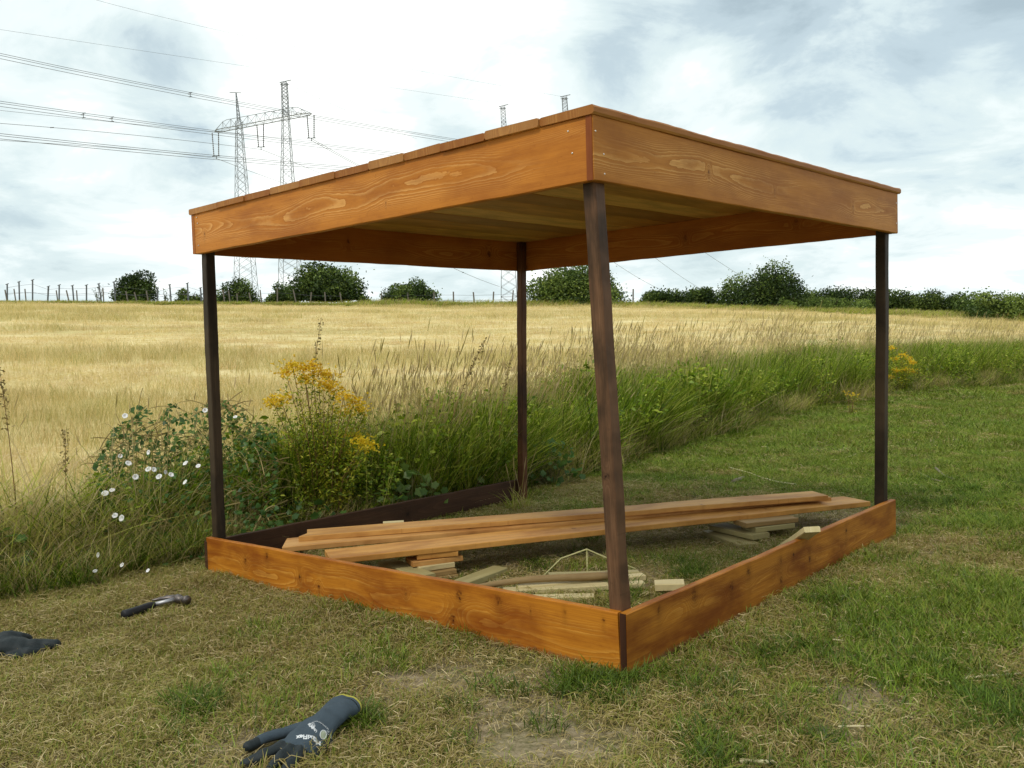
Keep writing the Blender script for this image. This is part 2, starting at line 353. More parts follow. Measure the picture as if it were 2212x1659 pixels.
def board(name, L, H, Th, mat, parent, O, xd, zd, seed=0, wob=.0012, ch=.003, nx=None, rough_top=0., endcut=(0, 0), rough_y=0.):
    """board with x 0..L along xd, z 0..H along zd, y 0..Th along zd x xd; wobbling chamfered edges"""
    rng = np.random.RandomState(seed+11); nx = nx or max(6, int(L/.04))
    prof = [(ch, 0), (Th-ch, 0), (Th, ch), (Th, H-ch), (Th-ch, H), (ch, H), (0, H-ch), (0, ch)]
    V = []; xs = np.linspace(0, L, nx+1)
    s1 = seed*3.1
    for i, xx in enumerate(xs):
        for j, (yy, zz) in enumerate(prof):
            dz = (float(vn(xx*6, s1+(zz > H/2)*5, 4))-.5)*wob*3 + (rng.rand()-.5)*wob
            dy = (float(vn(xx*3, s1+9, 5))-.5)*wob*3
            if rough_y and yy > Th/2: dy += (float(vn(xx*9, s1+3+zz*14, 6))-.5)*rough_y+(rng.rand()-.5)*rough_y*.5
            if rough_top and zz > H/2: dz += -abs(float(vn(xx*25, s1, 6))-.5)*rough_top + (rng.rand()-.5)*rough_top*.5
            sx = endcut[0] if i == 0 else endcut[1] if i == nx else 0
            V.append((xx+sx*zz/H, yy+dy, zz+dz))
    n = 8; F = [(i*n+j, (i+1)*n+j, (i+1)*n+(j+1) % n, i*n+(j+1) % n) for i in range(nx) for j in range(n)]
    F = [f[::-1] for f in F]
    F.append(tuple(range(n))); F.append(tuple(nx*n+j for j in range(n))[::-1])
    me = bpy.data.meshes.new(name); me.from_pydata(V, [], F); me.update()
    import bmesh
    bm = bmesh.new(); bm.from_mesh(me); bmesh.ops.recalc_face_normals(bm, faces=bm.faces); bm.to_mesh(me); bm.free()
    o = link_mesh(name, me, mat)
    X = Vector(xd).normalized(); Z = Vector(zd); Z = (Z-X*X.dot(Z)).normalized(); Y = Z.cross(X)
    mw = Matrix(((X[0], Y[0], Z[0], O[0]), (X[1], Y[1], Z[1], O[1]), (X[2], Y[2], Z[2], O[2]), (0, 0, 0, 1)))
    if parent is not None:
        o.parent = parent; o.matrix_local = Matrix.Translation(-Vector(parent.location)) @ mw
    else: o.matrix_world = mw
    return o
ORG = dict(base=(.42, .145, .022), light=(.80, .42, .12), dark=(.24, .062, .010))
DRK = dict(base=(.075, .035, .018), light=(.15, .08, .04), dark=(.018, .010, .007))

BH = .2; TH = .028
rN = np.array([.267, 2.72, 1.546]); rL = np.array([-1.601, 4.519, 1.549]); rR = np.array([1.96, 4.475, 1.551]); rB = rL+rR-rN
bN = np.array([.339, 2.732, 0]); bL = np.array([-1.593, 4.473, -.090]); bR = np.array([1.967, 4.538, -.007]); bB = np.array([.051, 6.283, -.091])
box = empty('sandbox', (.18, 4.5, 0)); tag(box, 'large square wooden sandbox frame with a flat boarded roof on four dark posts', 'sandbox')
up = (0, 0, 1)
e1 = (rL-rN)/np.linalg.norm(rL-rN); e2 = (rR-rN)/np.linalg.norm(rR-rN)
L1 = np.linalg.norm(rL-rN); L2 = np.linalg.norm(rR-rN)
def inner(face_dir):  # board() puts thickness along Z x X
    return face_dir
mats_r = [woodmat('fascia_right_face', knots=[(.66, .10, .006), (1.15, .085, .004), (1.9, .085, .005)], seed=2.3, rings=15, lstr=.62, blotch=.42, streak=.4, **dict(ORG, base=(.52, .210, .030), light=(.86, .50, .16), dark=(.26, .080, .010))),
          woodmat('fascia_left_face', knots=[(1.55, .06, .003), (.1, .09, .006)], seed=7.9, rings=14, lstr=.65, blotch=.40, streak=.4, **dict(ORG, base=(.60, .225, .028), light=(.92, .52, .17), dark=(.27, .070, .009))),
          woodmat('fascia_back', seed=4.1, lstr=.4, blotch=.4, knots=[(1.2, .1, .012), (.5, .12, .01)], **ORG),
          woodmat('fascia_far', seed=14.1, lstr=.4, blotch=.4, knots=[(.35, .1, .02), (1.5, .12, .012)], **ORG)]
# z x X direction: for NR board (x along e2) thickness should go along e1 (inwards).  up x e2 = e1 direction
f_nr = board('fascia_board', L2, BH, TH, mats_r[0], box, rN, e2, up, 1)
f_nl = board('fascia_board', L1-2*TH, BH, TH, mats_r[1], box, rL-e1*TH, -e1, up, 2)     # up x -e1 = e2
f_lb = board('fascia_board', L2, BH, TH, mats_r[3], box, rL+e2*L2, -e2, up, 3)          # up x -e2 = -e1
f_rb = board('fascia_board', L1-2*TH, BH, TH, mats_r[2], box, rR+e1*TH, e1, up, 4)
# roof boards along e2
joints = [-.012, .21, .456, .684, .89, 1.106, 1.33, 1.59, 1.83, 2.05, 2.31, L1+.012]
rmats = [woodmat('roof_board_wood', seed=s, lstr=.3, blotch=.35, midz=.1, knots=[(.6+.3*s % 1, .1, .012)], **dict(ORG, base=b)) for s, b in ((3.3, (.36, .15, .035)), (8.8, (.42, .20, .06)), (5.1, (.33, .13, .03)))]
umats = [woodmat('roof_underside_wood', seed=s, lstr=.3, blotch=.35, knots=[(.9, .1, .01)], base=b, light=(.60, .42, .2), dark=(.16, .08, .025)) for s, b in ((2.3, (.56, .27, .075)), (6.8, (.78, .46, .16)), (1.1, (.38, .16, .045)))]
rrg = np.random.RandomState(5)
for i in range(len(joints)-1):
    a, b = joints[i]+.0004, joints[i+1]-.0004
    ex = .010+rrg.uniform(-.003, .004)
    O = rN+e1*b-e2*ex+np.array([0, 0, BH-.0015])
    # x along e2, z across along -e1 ; y = z x x = (-e1) x e2 = up
    rb_ = board('roof_board', L2+ex+.012+rrg.uniform(-.004, .004), b-a, .027+rrg.uniform(-.001, .003), rmats[i % 3], box, O, e2, -e1, 20+i, wob=.0006, rough_y=.004, ch=.006)
    rb_.data.materials.append(umats[i % 3])
    for pf in rb_.data.polygons:
        if pf.center[1] < .004: pf.material_index = 1
# base frame
def bdir(a, b): d = b-a; return d/np.linalg.norm(d), np.linalg.norm(d)
kn_nl = [(2.59-s, z, r) for s, z, r in ((.10, .165, .006), (.26, .168, .007), (.41, .15, .004), (.56, .165, .016), (.76, .155, .018), (.80, .06, .016), (1.06, .12, .006), (1.64, .07, .009), (1.78, .10, .011), (2.04, .165, .014), (2.23, .12, .012))]
kn_nr = [(s, z, r) for s, z, r in ((.185, .17, .012), (.41, .165, .017), (.675, .135, .014), (.81, .165, .017), (1.09, .07, .014), (1.09, .15, .009), (1.21, .15, .007), (1.37, .10, .013), (1.77, .15, .012))]
d_nr, l_nr = bdir(bN, bR); d_nl, l_nl = bdir(bL, bN); d_lb, l_lb = bdir(bB, bL)
m_nl = woodmat('base_left_face', knots=kn_nl, seed=1.3, rings=9, lstr=.7, blotch=.62, streak=.45, soil_shade=True, **dict(ORG, base=(.56, .215, .018), light=(.80, .40, .07), dark=(.21, .045, .005)))
m_nr = woodmat('base_right_face', knots=kn_nr, seed=5.7, rings=14, lstr=.55, blotch=.72, streak=.6, soil_shade=True, **dict(ORG, base=(.47, .185, .020), light=(.68, .33, .06), dark=(.17, .042, .006)))
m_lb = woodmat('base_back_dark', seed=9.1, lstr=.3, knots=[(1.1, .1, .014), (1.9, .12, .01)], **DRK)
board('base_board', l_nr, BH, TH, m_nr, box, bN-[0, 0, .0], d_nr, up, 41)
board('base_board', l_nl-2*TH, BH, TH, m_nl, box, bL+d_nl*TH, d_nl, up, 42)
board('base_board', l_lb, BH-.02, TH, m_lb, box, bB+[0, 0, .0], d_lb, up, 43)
# dark stained end grain caps at the near corner: the end of the right board
E_MAT = woodmat('end_grain_dark', seed=1, lstr=0, blotch=.5, **dict(base=(.06, .024, .012), light=(.1, .05, .03), dark=(.015, .008, .005)))
E_ORG = woodmat('end_grain_orange', seed=3, lstr=0, blotch=.5, **dict(base=(.30, .085, .02), light=(.4, .15, .05), dark=(.13, .03, .01)))
def endcap(O, wd, mat, par, H):
    wv = Vector(wd).normalized(); nrm = -Vector(np.cross(wd, (0, 0, 1)));
    return board('end_grain', H-.004, TH-.004, .0025, mat, par, O, up, wd, 3, wob=.0004, ch=.0008, nx=6)
endcap(bN+e1*.002-e2*.0027+[0, 0, .002], e1, E_MAT, box, BH)
endcap(rN+e1*.002-e2*.0027+[0, 0, .002], e1, E_ORG, box, BH)
# posts
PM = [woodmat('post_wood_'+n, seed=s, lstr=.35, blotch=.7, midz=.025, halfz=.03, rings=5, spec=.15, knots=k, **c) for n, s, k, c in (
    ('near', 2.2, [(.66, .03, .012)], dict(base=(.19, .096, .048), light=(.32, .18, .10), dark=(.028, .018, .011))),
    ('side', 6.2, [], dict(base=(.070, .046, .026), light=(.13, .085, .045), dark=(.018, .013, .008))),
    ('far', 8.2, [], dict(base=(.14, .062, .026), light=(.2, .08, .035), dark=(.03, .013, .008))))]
PS = .050
def post(b, t, mat, sx, sy, seed, bz):
    """b,t outer corners (base, roof); sx, sy inward unit directions"""
    off = (sx+sy)*(TH+.0015)
    lo = b+off; lo = np.array([lo[0], lo[1], bz]); hi = t+off+[0, 0, BH-.004]
    d = hi-lo; ln = np.linalg.norm(d)
    # z along sx or sy so that y (= z x d) is the other inward direction
    cr = np.cross(sx, [0, 0, 1.])
    zd = sx if cr @ sy > 0 else sy
    return board('post', ln, PS, PS, mat, box, lo, d, zd, seed, wob=.0015, ch=.0035)
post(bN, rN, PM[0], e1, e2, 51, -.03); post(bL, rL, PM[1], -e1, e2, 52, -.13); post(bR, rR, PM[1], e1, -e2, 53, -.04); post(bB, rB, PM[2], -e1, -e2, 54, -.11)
# screws
ms, nt = newmat('zinc_screw'); principled(nt, (.75, .72, .66), .35, .5, 1.0)
def screw(par, lx, lz, tilt=0):
    pb = PB(); pb.add(tube([(0, .001, 0), (0, -.0012, 0), (0, -.0022, 0)], [.0032, .0032, .002], 10))
    o = pb.build('screw', ms, par, True); o.location = (lx, 0, lz); return o
for lx, lz in ((.012, .15), (.05, .085), (.052, .025), (L2-.02, .15), (L2-.02, .05)): screw(f_nr, lx, lz)
for lx, lz in ((L1-2*TH-.07, .165), (L1-2*TH-.055, .095), (.035, .15), (.035, .04), (.03, .18)): screw(f_nl, lx, lz)

# ------------------------------------------------------------------ loose timber inside the frame
PK = [woodmat('plank_stained_'+n, seed=s, lstr=.35, blotch=.45, rings=7, midz=.07, halfz=.08, knots=k, **dict(base=b, light=l, dark=(.26, .085, .014)), spec=.15) for n, s, k, b, l in (
    ('front', 1.9, [(.62, .09, .012), (.8, .07, .009), (1.75, .10, .012)], (.66, .34, .085), (.80, .50, .19)), ('middle', 4.4, [(2.1, .05, .012)], (.62, .34, .11), (.78, .52, .22)), ('back', 6.4, [(.75, .02, .008)], (.64, .35, .10), (.80, .52, .20)))]
RAW = [woodmat('raw_timber_'+n, seed=s, lstr=.6, blotch=.3, rings=7, midz=.05, halfz=.06, streak=.15, **dict(base=b, light=l, dark=d)) for n, s, b, l, d in (
    ('pale', 2.9, (.62, .52, .27), (.78, .68, .42), (.42, .33, .15)), ('green', 5.4, (.42, .36, .16), (.55, .48, .25), (.26, .21, .09)), ('brown', 7.4, (.34, .22, .085), (.45, .32, .14), (.2, .11, .04)))]
def flatboard(name, pL, pR, width, th, mat, seed, label, cat='plank', group=None, side=1, tilt=(0, 0, 1), ecut=(0, 0), wob=.0015):
    """pL->pR is the FRONT top edge; the board extends away from the viewer by width and down by th"""
    pL = np.array(pL, float); pR = np.array(pR, float); d = pR-pL; ln = np.linalg.norm(d); d /= ln
    back = np.cross(np.array(tilt, float), d); back /= np.linalg.norm(back)
    # x along -d, z along back -> y = z x x = back x (-d) = up ... start at pR
    o = board(name, ln, width, th, mat, None, pR+[0, 0, -th], -d, back, seed, wob=wob, endcut=ecut)
    return tag(o, label, cat, group)
zt = .105
gp = 'long stained planks laid across the sandbox'
Z4 = lambda x_, y_, z_: atz(*zm(x_, y_, 640, 1100, 600), z_)
Z7 = lambda x_, y_, z_: atz(*zm(x_, y_, 1500, 1120, 600), z_)
flatboard('plank', Z4(490, 775, zt), Z7(1990, 205, zt+.01), .20, .027, PK[0], 61, 'front orange stained plank, lowest and nearest of the long planks in the sandbox', group=gp, ecut=(.02, 0))
flatboard('plank', Z4(78, 676, zt+.017), Z7(1655, 168, zt+.026), .20, .026, PK[1], 62, 'middle stained plank with a pale raw left end, behind the front plank', group=gp, ecut=(0, -.03))
flatboard('plank', Z4(220, 582, zt+.043), Z7(1625, 155, zt+.053), .16, .026, PK[2], 63, 'back stained plank lying on the middle one, left end cut slanting', group=gp, ecut=(0, -.10))
# left stack of offcuts
def block(cx, cy, ztop, ang, ln, wd, th, mat, seed, label, group, cat='offcut', pitch=0., name='timber_offcut'):
    c, s = math.cos(ang), math.sin(ang); d = np.array([c*math.cos(pitch), s*math.cos(pitch), math.sin(pitch)]); n = np.array([-s, c, 0])
    pL = np.array([cx, cy, ztop])-d*ln/2-n*wd/2; pR = pL+d*ln
    return flatboard(name, pL, pR, wd, th, mat, seed, label, cat, group, tilt=np.cross(d, n))
gl = 'offcuts stacked as supports under the left end of the planks'
lx, ly = -.42, 4.36; z0 = T(lx, ly)
def stackpc(fn, l, r, z, wd, th, mat, seed, label, group): flatboard('timber_offcut', fn(*l, z), fn(*r, z), wd, th, mat, seed, label, 'offcut', group)
stackpc(Z4, (1215, 960), (1600, 905), -.020, .11, .030, RAW[2], 71, 'brown offcut at the very bottom of the left support stack', gl)
stackpc(Z4, (1262, 905), (1585, 862), .002, .11, .022, RAW[2], 172, 'dark offcut second from the bottom of the left support stack', gl)
stackpc(Z4, (1262, 852), (1570, 805), .027, .11, .025, RAW[0], 72, 'pale offcut with a rounded end in the middle of the left support stack', gl)
stackpc(Z4, (1208, 803), (1640, 748), .052, .12, .025, PK[1], 73, 'brown offcut jutting out to the left, second from the top of the left stack', gl)
stackpc(Z4, (1245, 745), (1600, 712), .077, .10, .024, PK[0], 74, 'orange stained offcut on top of the left support stack', gl)
stackpc(Z4, (905, 795), (1255, 930), .022, .09, .028, RAW[1], 75, 'greenish offcut slanting out to the left of the left support stack', gl)
gr = 'offcuts stacked as supports under the right end of the planks'
stackpc(Z7, (540, 455), (860, 580), .006, .12, .027, RAW[1], 76, 'lowest greenish offcut of the right support stack', gr)
stackpc(Z7, (600, 412), (975, 500), .034, .12, .026, RAW[1], 77, 'long offcut second from the bottom of the right stack', gr)
stackpc(Z7, (1000, 432), (1340, 393), .062, .13, .027, RAW[1], 78, 'brown offcut crossing the right stack with its front end overhanging', gr)
stackpc(Z7, (920, 395), (1368, 345), .088, .12, .025, RAW[2], 79, 'topmost offcut of the right support stack, directly under the planks', gr)
# loose offcuts
Z5 = lambda x_, y_, z_: atz(*zm(x_, y_, 1100, 1100, 600), z_)
def zgp(zx, zy, up=0.): return G(*zm(zx, zy, 1100, 1100, 600), up)
gx = 'loose pale timber offcuts in the sandbox'
p1 = zgp(-50, 970, .03); p2 = zgp(180, 870, .03); block(*((p1+p2)/2)[:2], T(*((p1+p2)/2)[:2])+.035, math.atan2(*(p2-p1)[[1, 0]]), .36, .085, .03, RAW[1], 80, 'short greenish offcut lying just right of the left support stack', gx)
def lathe(za, zb, wd, th, mat, seed, label, up=.03, nm='timber_offcut', cat='offcut'):
    a = zgp(*za, up); b = zgp(*zb, up); a[2] = T(a[0], a[1])+up; b[2] = T(b[0], b[1])+up
    flatboard(nm, a, b, wd, th, mat, seed, label, cat, gx)
lathe((240, 1120), (1080, 1100), .055, .022, RAW[0], 81, 'pale lath closest to the near post, front one of the loose bundle', .034)
lathe((300, 1050), (1520, 985), .055, .022, RAW[0], 82, 'pale lath second from the front of the loose bundle', .036)
lathe((420, 1015), (1525, 915), .05, .024, RAW[0], 83, 'longest pale lath behind the round pole, ending right of the near post', .040)
lathe((690, 912), (1470, 888), .045, .024, RAW[1], 84, 'greenish lath at the back of the loose bundle behind the near post', .036)
lathe((1605, 1000), (1862, 990), .075, .03, RAW[0], 85, 'small pale rectangular offcut block on the grass right of the near post', .055)
# round pole
a = zgp(20, 1030, .05); b = zgp(1200, 915, .06)
t_ = np.linspace(0, 1, 14)[:, None]; PP = a+(b-a)*t_+np.sin(t_*math.pi)*np.array([0, 0, .012])+np.c_[np.zeros(14), np.sin(t_[:, 0]*7)*.006, np.sin(t_[:, 0]*5)*.003]
pole = PB().add(tube(PP, np.linspace(.012, .019, 14), 12)).build('round_pole', woodmat('pole_wood', (.36, .26, .12), (.48, .36, .2), (.2, .12, .05), seed=3.1, lstr=.1, blotch=.5), None, True)
tag(pole, 'round peeled wooden pole lying across the pale laths', 'pole')
# leaning offcut against right base board
a = np.array([1.16, 4.10, T(1.16, 4.10)+.02]); b = atz(*zm(1425, 430, 1500, 1120, 600), .262)
dv = b-a
flatboard('timber_offcut', a-[.02, .02, 0], b, .07, .024, RAW[0], 86, 'rough sawn pale offcut leaning on the right base board and sticking up over it', 'offcut', gx, wob=.004)
flatboard('timber_offcut', Z4(950, 466, .125), Z4(1130, 456, .125), .05, .02, RAW[0], 87, 'pale offcut peeking out behind the back plank near its left third', 'offcut', gx)
# bent reed strip
R_ = [zgp(640, 920, .01), zgp(790, 765, .06), zgp(1015, 665, .10), zgp(1170, 745, .05), zgp(1400, 850, .01)]
R_ = [np.array([p[0], 4.0+i*.01, T(p[0], 4.0)+h]) for i, (p, h) in enumerate(zip([aty(*zm(x_, y_, 1100, 1100, 600), 4.02) for x_, y_ in ((640, 920), (790, 765), (1015, 665), (1170, 745), (1440, 855))], (.012, .085, .125, .085, .03)))]
m_reed, nt = newmat('dry_reed'); principled(nt, nt.ramp(nt.noise(None, 20, 3), [(.3, (.35, .36, .12)), (.7, (.6, .55, .28))]), .6)
pb = PB(); pb.add(tube(R_, [.003, .0035, .004, .004, .003], 6)); pb.add(tube([R_[2], R_[2]+[0, 0, -.04], R_[2]+[-.002, -.01, -.11]], [.003, .005, .001], 6)); pb.add(tube([R_[1], R_[1]+[-.06, -.01, -.055]], [.002, .001], 5))
tag(pb.build('bent_reed', m_reed), 'dry bent reed standing as a small arch behind the near post', 'reed')
# litter on the lawn
m_str, nt = newmat('litter_straw'); principled(nt, (.66, .58, .34), .7)
m_twig, nt = newmat('twig_bark'); principled(nt, nt.ramp(nt.noise(None, 60, 3), [(.3, (.08, .055, .03)), (.7, (.35, .3, .2))]), .9)
def litter(nm, pts, r, mat, label, cat, x0=1600, y0=1200, w=800, up=.02):
    P = []
    for zx, zy in pts:
        g_ = G(*zm(zx, zy, x0, y0, w), up); g_[2] = T(g_[0], g_[1])+up; P.append(g_)
    return tag(PB().add(tube(P, r, 6)).build(nm, mat, None, True), label, cat)
litter('straw_stalk', [(300, 1370), (440, 1408), (520, 1440), (620, 1465), (735, 1480)], .006, m_str, 'long curved pale stalk on the lawn behind the right end of the planks', 'straw', 1600, 600)
litter('dead_twig', [(325, 1468), (350, 1455), (390, 1440)], .018, m_twig, 'short thick broken twig on the lawn beyond the planks', 'twig', 1600, 600)
litter('straw_stalk', [(1165, 845), (975, 825), (1045, 800)], .0022, m_str, 'short pale kinked straw on the lawn right of the right base board', 'straw')
litter('straw_stalk', [(1825, 1075), (2000, 1062), (2190, 1048)], .004, m_str, 'thick pale straw on the grass close to the right edge', 'straw')
litter('straw_stalk', [(1010, 1390), (1100, 1388), (1218, 1388)], .0022, m_str, 'short straight straw on the bare patch in the lower right foreground', 'straw')
litter('straw_stalk', [(1090, 435), (1200, 510), (1300, 545), (1420, 560), (1550, 545)], .0016, m_str, 'long thin curved straw right of the right base board', 'straw')
litter('wood_chip', [(370, 1612), (480, 1620), (590, 1622)], .006, m_str, 'flat pale wood chip at the bottom edge of the foreground', 'chip')
litter('straw_stalk', [(1050, 1305), (1100, 1295), (1140, 1275)], .006, m_str, 'split pale straw on the lawn left of the right post', 'straw', 1600, 600)
litter('dead_twig', [(1520, 1400), (1620, 1450), (1700, 1470)], .010, m_twig, 'longer thin dark twig in the brush heap at the right of the lawn', 'twig', 1600, 600)
litter('dead_twig', [(1640, 1375), (1700, 1430), (1760, 1450)], .010, m_twig, 'upper dark twig lying in the brush heap at the right of the lawn', 'twig', 1600, 600)

# ------------------------------------------------------------------ hammer
m_rub, nt = newmat('black_rubber'); principled(nt, (.012, .012, .014), .55, .4)
m_chr, nt = newmat('polished_steel'); principled(nt, (.42, .42, .43), .5, .5, 1.0)
m_ste, nt = newmat('forged_steel'); principled(nt, nt.ramp(nt.noise(None, 60, 3), [(.35, (.05, .035, .03)), (.7, (.30, .27, .25))]), .42, .5, .8)
def hz(zx, zy, up): 
    g_ = G(*zm(zx, zy, 0, 1360, 500), up); return g_
h0, h1, h2 = hz(1275, 365, .030), hz(1600, 252, .032), hz(1850, 190, .036)
ham = empty('claw_hammer', tuple(h0)); tag(ham, 'claw hammer with black rubber grip and bright steel shaft on the dry grass', 'hammer')
def chain(name, P, R, mat, par, n=12, scale=None):
    o = PB().add(tube(P, R, n)).build(name, mat, None, True); setpar(o, par); return o
L_ = lambda a, b, t: a+(b-a)*t
chain('grip', [h0, L_(h0, h1, .03), L_(h0, h1, .2), L_(h0, h1, .5), L_(h0, h1, .85), h1], [.016, .021, .020, .018, .018, .013], m_rub, ham)
chain('shaft', [L_(h0, h1, .98), h2], [.0105, .010], m_chr, ham)
hd = (h2-h0); hd[2] = 0; hd /= np.linalg.norm(hd); hn = np.array([-hd[1], hd[0], 0])
hc_ = h2+[0, 0, .0]
face_end = hc_+hd*.015-hn*.055; claw_end = hc_+hn*.07
chain('head', [face_end-[0, 0, .002], face_end+hn*.014, face_end+hn*.018, hc_-hn*.018, hc_-hn*.012, hc_+hn*.012, hc_+hn*.02], [.019, .019, .014, .014, .019, .019, .014], m_ste, ham)
for s in (-1, 1):
    chain('claw', [hc_+hn*.018+hd*.004*s, hc_+hn*.045+hd*(.008*s-.012), hc_+hn*.062+hd*(.013*s-.04), hc_+hn*.066+hd*(.013*s-.075)], [.011, .010, .008, .004], m_ste, ham, 8)
chain('collar', [hc_-hd*.016, hc_+hd*.014], [.013, .013], m_ste, ham)

# ------------------------------------------------------------------ gloves
def evalmesh(o, name):
    dg = bpy.context.evaluated_depsgraph_get(); me = bpy.data.meshes.new_from_object(o.evaluated_get(dg)); me.name = name; return me
m_knit, nt = newmat('grey_knit'); tcn = nt.n('ShaderNodeTexCoord')
wv = nt.n('ShaderNodeTexWave'); wv.inputs['Scale'].default_value = 170; wv.inputs['Distortion'].default_value = .6; nt.lk(tcn.outputs['Object'], wv.inputs[0])
wv.bands_direction = 'X'
principled(nt, nt.mix(wv.outputs[1], (.045, .065, .080), (.085, .115, .14)), .85, .2, bump=wv.outputs[1], bs=.6, bd=.0012)
m_nit, nt = newmat('black_nitrile'); principled(nt, nt.ramp(nt.noise(None, 90, 3), [(.3, (.006, .010, .011)), (.7, (.018, .028, .030))]), .6, .35, bump=nt.noise(None, 300, 2), bs=.4, bd=.001)
m_rim, nt = newmat('yellow_overlock'); principled(nt, (.40, .37, .07), .8, .2)
m_prt, nt = newmat('white_print'); principled(nt, (.72, .75, .76), .7, .2)
m_prg, nt = newmat('pale_green_print'); principled(nt, (.38, .42, .30), .7, .2)
def spheres_mesh(chains):
    pb = PB()
    for P, R, fl in chains:
        P = np.asarray(P); Rr = np.asarray(R); K = len(P)
        Ps, Rs = [], []
        d0 = P[1]-P[0]; d0 /= np.linalg.norm(d0); d1 = P[-1]-P[-2]; d1 /= np.linalg.norm(d1)
        for a_ in (0.12, .5, .85): Ps.append(P[0]-d0*R[0]*math.cos(a_*math.pi/2)*.999); Rs.append(R[0]*math.sin(a_*math.pi/2))
        for i in range(K-1):
            for s_ in np.linspace(0, 1, 6, endpoint=False): Ps.append(P[i]+(P[i+1]-P[i])*s_); Rs.append(R[i]+(R[i+1]-R[i])*s_)
        Ps.append(P[-1]); Rs.append(R[-1])
        for a_ in (.85, .5, .12): Ps.append(P[-1]+d1*R[-1]*math.cos(a_*math.pi/2)); Rs.append(R[-1]*math.sin(a_*math.pi/2))
        V, F = tube(Ps, Rs, 14)
        V = [np.array(v) for v in V]; out = []
        n = 14
        for i in range(len(Ps)):
            for j in range(n):
                v = V[i*n+j]; out.append((v[0], v[1], Ps[i][2]+(v[2]-Ps[i][2])*fl))
        pb.add((out, F))
    return pb
def glove(name, origin, chains, is_coated, par_label, voxel=.005, smooth=6, cut=None):
    root = empty('work_glove', tuple(origin)); tag(root, par_label, 'glove', 'pair of grey and black work gloves')
    pb = spheres_mesh(chains); tmp = pb.build('tmp', m_knit)
    rm = tmp.modifiers.new('r', 'REMESH'); rm.mode = 'VOXEL'; rm.voxel_size = voxel
    sm = tmp.modifiers.new('s', 'SMOOTH'); sm.iterations = smooth; sm.factor = .5
    dm = tmp.modifiers.new('sub', 'SUBSURF'); dm.levels = 1; dm.render_levels = 1
    me = evalmesh(tmp, 'fabric'); bpy.data.objects.remove(tmp)
    if cut:
        import bmesh
        bm = bmesh.new(); bm.from_mesh(me); r_ = bmesh.ops.bisect_plane(bm, geom=bm.verts[:]+bm.edges[:]+bm.faces[:], plane_co=cut[0], plane_no=cut[1], clear_outer=True)
        CUTV.clear(); CUTV.extend([np.array(g_.co) for g_ in r_['geom_cut'] if isinstance(g_, bmesh.types.BMVert)]); bm.to_mesh(me); bm.free()
    V = np.zeros(len(me.vertices)*3, np.float32); me.vertices.foreach_get('co', V); V = V.reshape(-1, 3)
    V[:, 2] += (vn(V[:, 0]*38, V[:, 1]*38, 8)-.5)*.009; V -= np.array(origin)
    me.vertices.foreach_set('co', V.ravel()); me.materials.clear(); me.materials.append(m_knit); me.materials.append(m_nit)
    cen = np.zeros(len(me.polygons)*3, np.float32); me.polygons.foreach_get('center', cen); cen = cen.reshape(-1, 3)+np.array(origin)
    me.polygons.foreach_set('material_index', is_coated(cen).astype(np.int32)); me.polygons.foreach_set('use_smooth', np.ones(len(me.polygons), bool)); me.update()
    o = link_mesh('fabric', me, None, root)
    bvh = BVHTree.FromObject(o, bpy.context.evaluated_depsgraph_get())
    return root, o, bvh
CUTV = []
def g6(zx, zy, z): P = G(*zm(zx, zy, 500, 1580, 400), z); return P
cA, cB, cC, cD = g6(1700, 420, .05), g6(1500, 560, .046), g6(1300, 750, .042), g6(1130, 860, .036)
dirg = (cD-cA)[:2]; dirg = np.array([*dirg, 0])/np.linalg.norm(dirg); latg = np.array([-dirg[1], dirg[0], 0])
def off(P, l, f=0., z=0.): return P+latg*l+dirg*f+np.array([0, 0, z])
ch2 = [([off(cA, .0, -.05), off(cA, .0), off(cB, 0), off(cC, 0), off(cD, 0)], [.054, .050, .045, .053, .044], .60),
       ([off(cA, .018), off(cB, .016), off(cC, .02), off(cD, .018)], [.028, .026, .032, .03], .75),
       ([off(cC, -.01, 0, -.004), off(cD, -.012)], [.036, .034], .8),
       # thumb / outer long finger
       ([g6(1230, 690, .032), g6(960, 740, .028), g6(720, 810, .024), g6(450, 940, .020)], [.020, .018, .0165, .0165], .9),
       ([g6(1060, 860, .03), g6(850, 950, .032), g6(640, 1060, .026), g6(400, 1165, .016)], [.021, .0175, .016, .015], .9),
       ([g6(1100, 920, .03), g6(950, 1010, .034), g6(840, 1120, .028), g6(740, 1240, .018)], [.020, .017, .016, .015], .9),
       ([g6(1200, 960, .028), g6(1090, 1060, .032), g6(1000, 1170, .026), g6(930, 1270, .016)], [.020, .017, .0155, .015], .9),
       ([g6(1450, 900, .018), g6(1350, 1020, .02), g6(1270, 1120, .016)], [.024, .017, .014], .8)]
gz = T(cA[0], cA[1])
def coat2(c):
    s = (c-cD) @ dirg; l = (c-cD) @ latg
    jag = (vn(c[:, 0]*60, c[:, 1]*60, 9)-.5)*.02
    hgt = c[:, 2]-terrain(c[:, 0], c[:, 1])
    return (s > .045+jag-.12*np.abs(l)) | ((hgt < .018) & (s > -.16)) | (l > .058+jag)
g2, g2o, bvh2 = glove('g', g6(1300, 750, 0), ch2, coat2, 'grey blue work glove with black fingertips lying flat in the bottom foreground', cut=(tuple(cA+dirg*-.012), tuple(-dirg)))
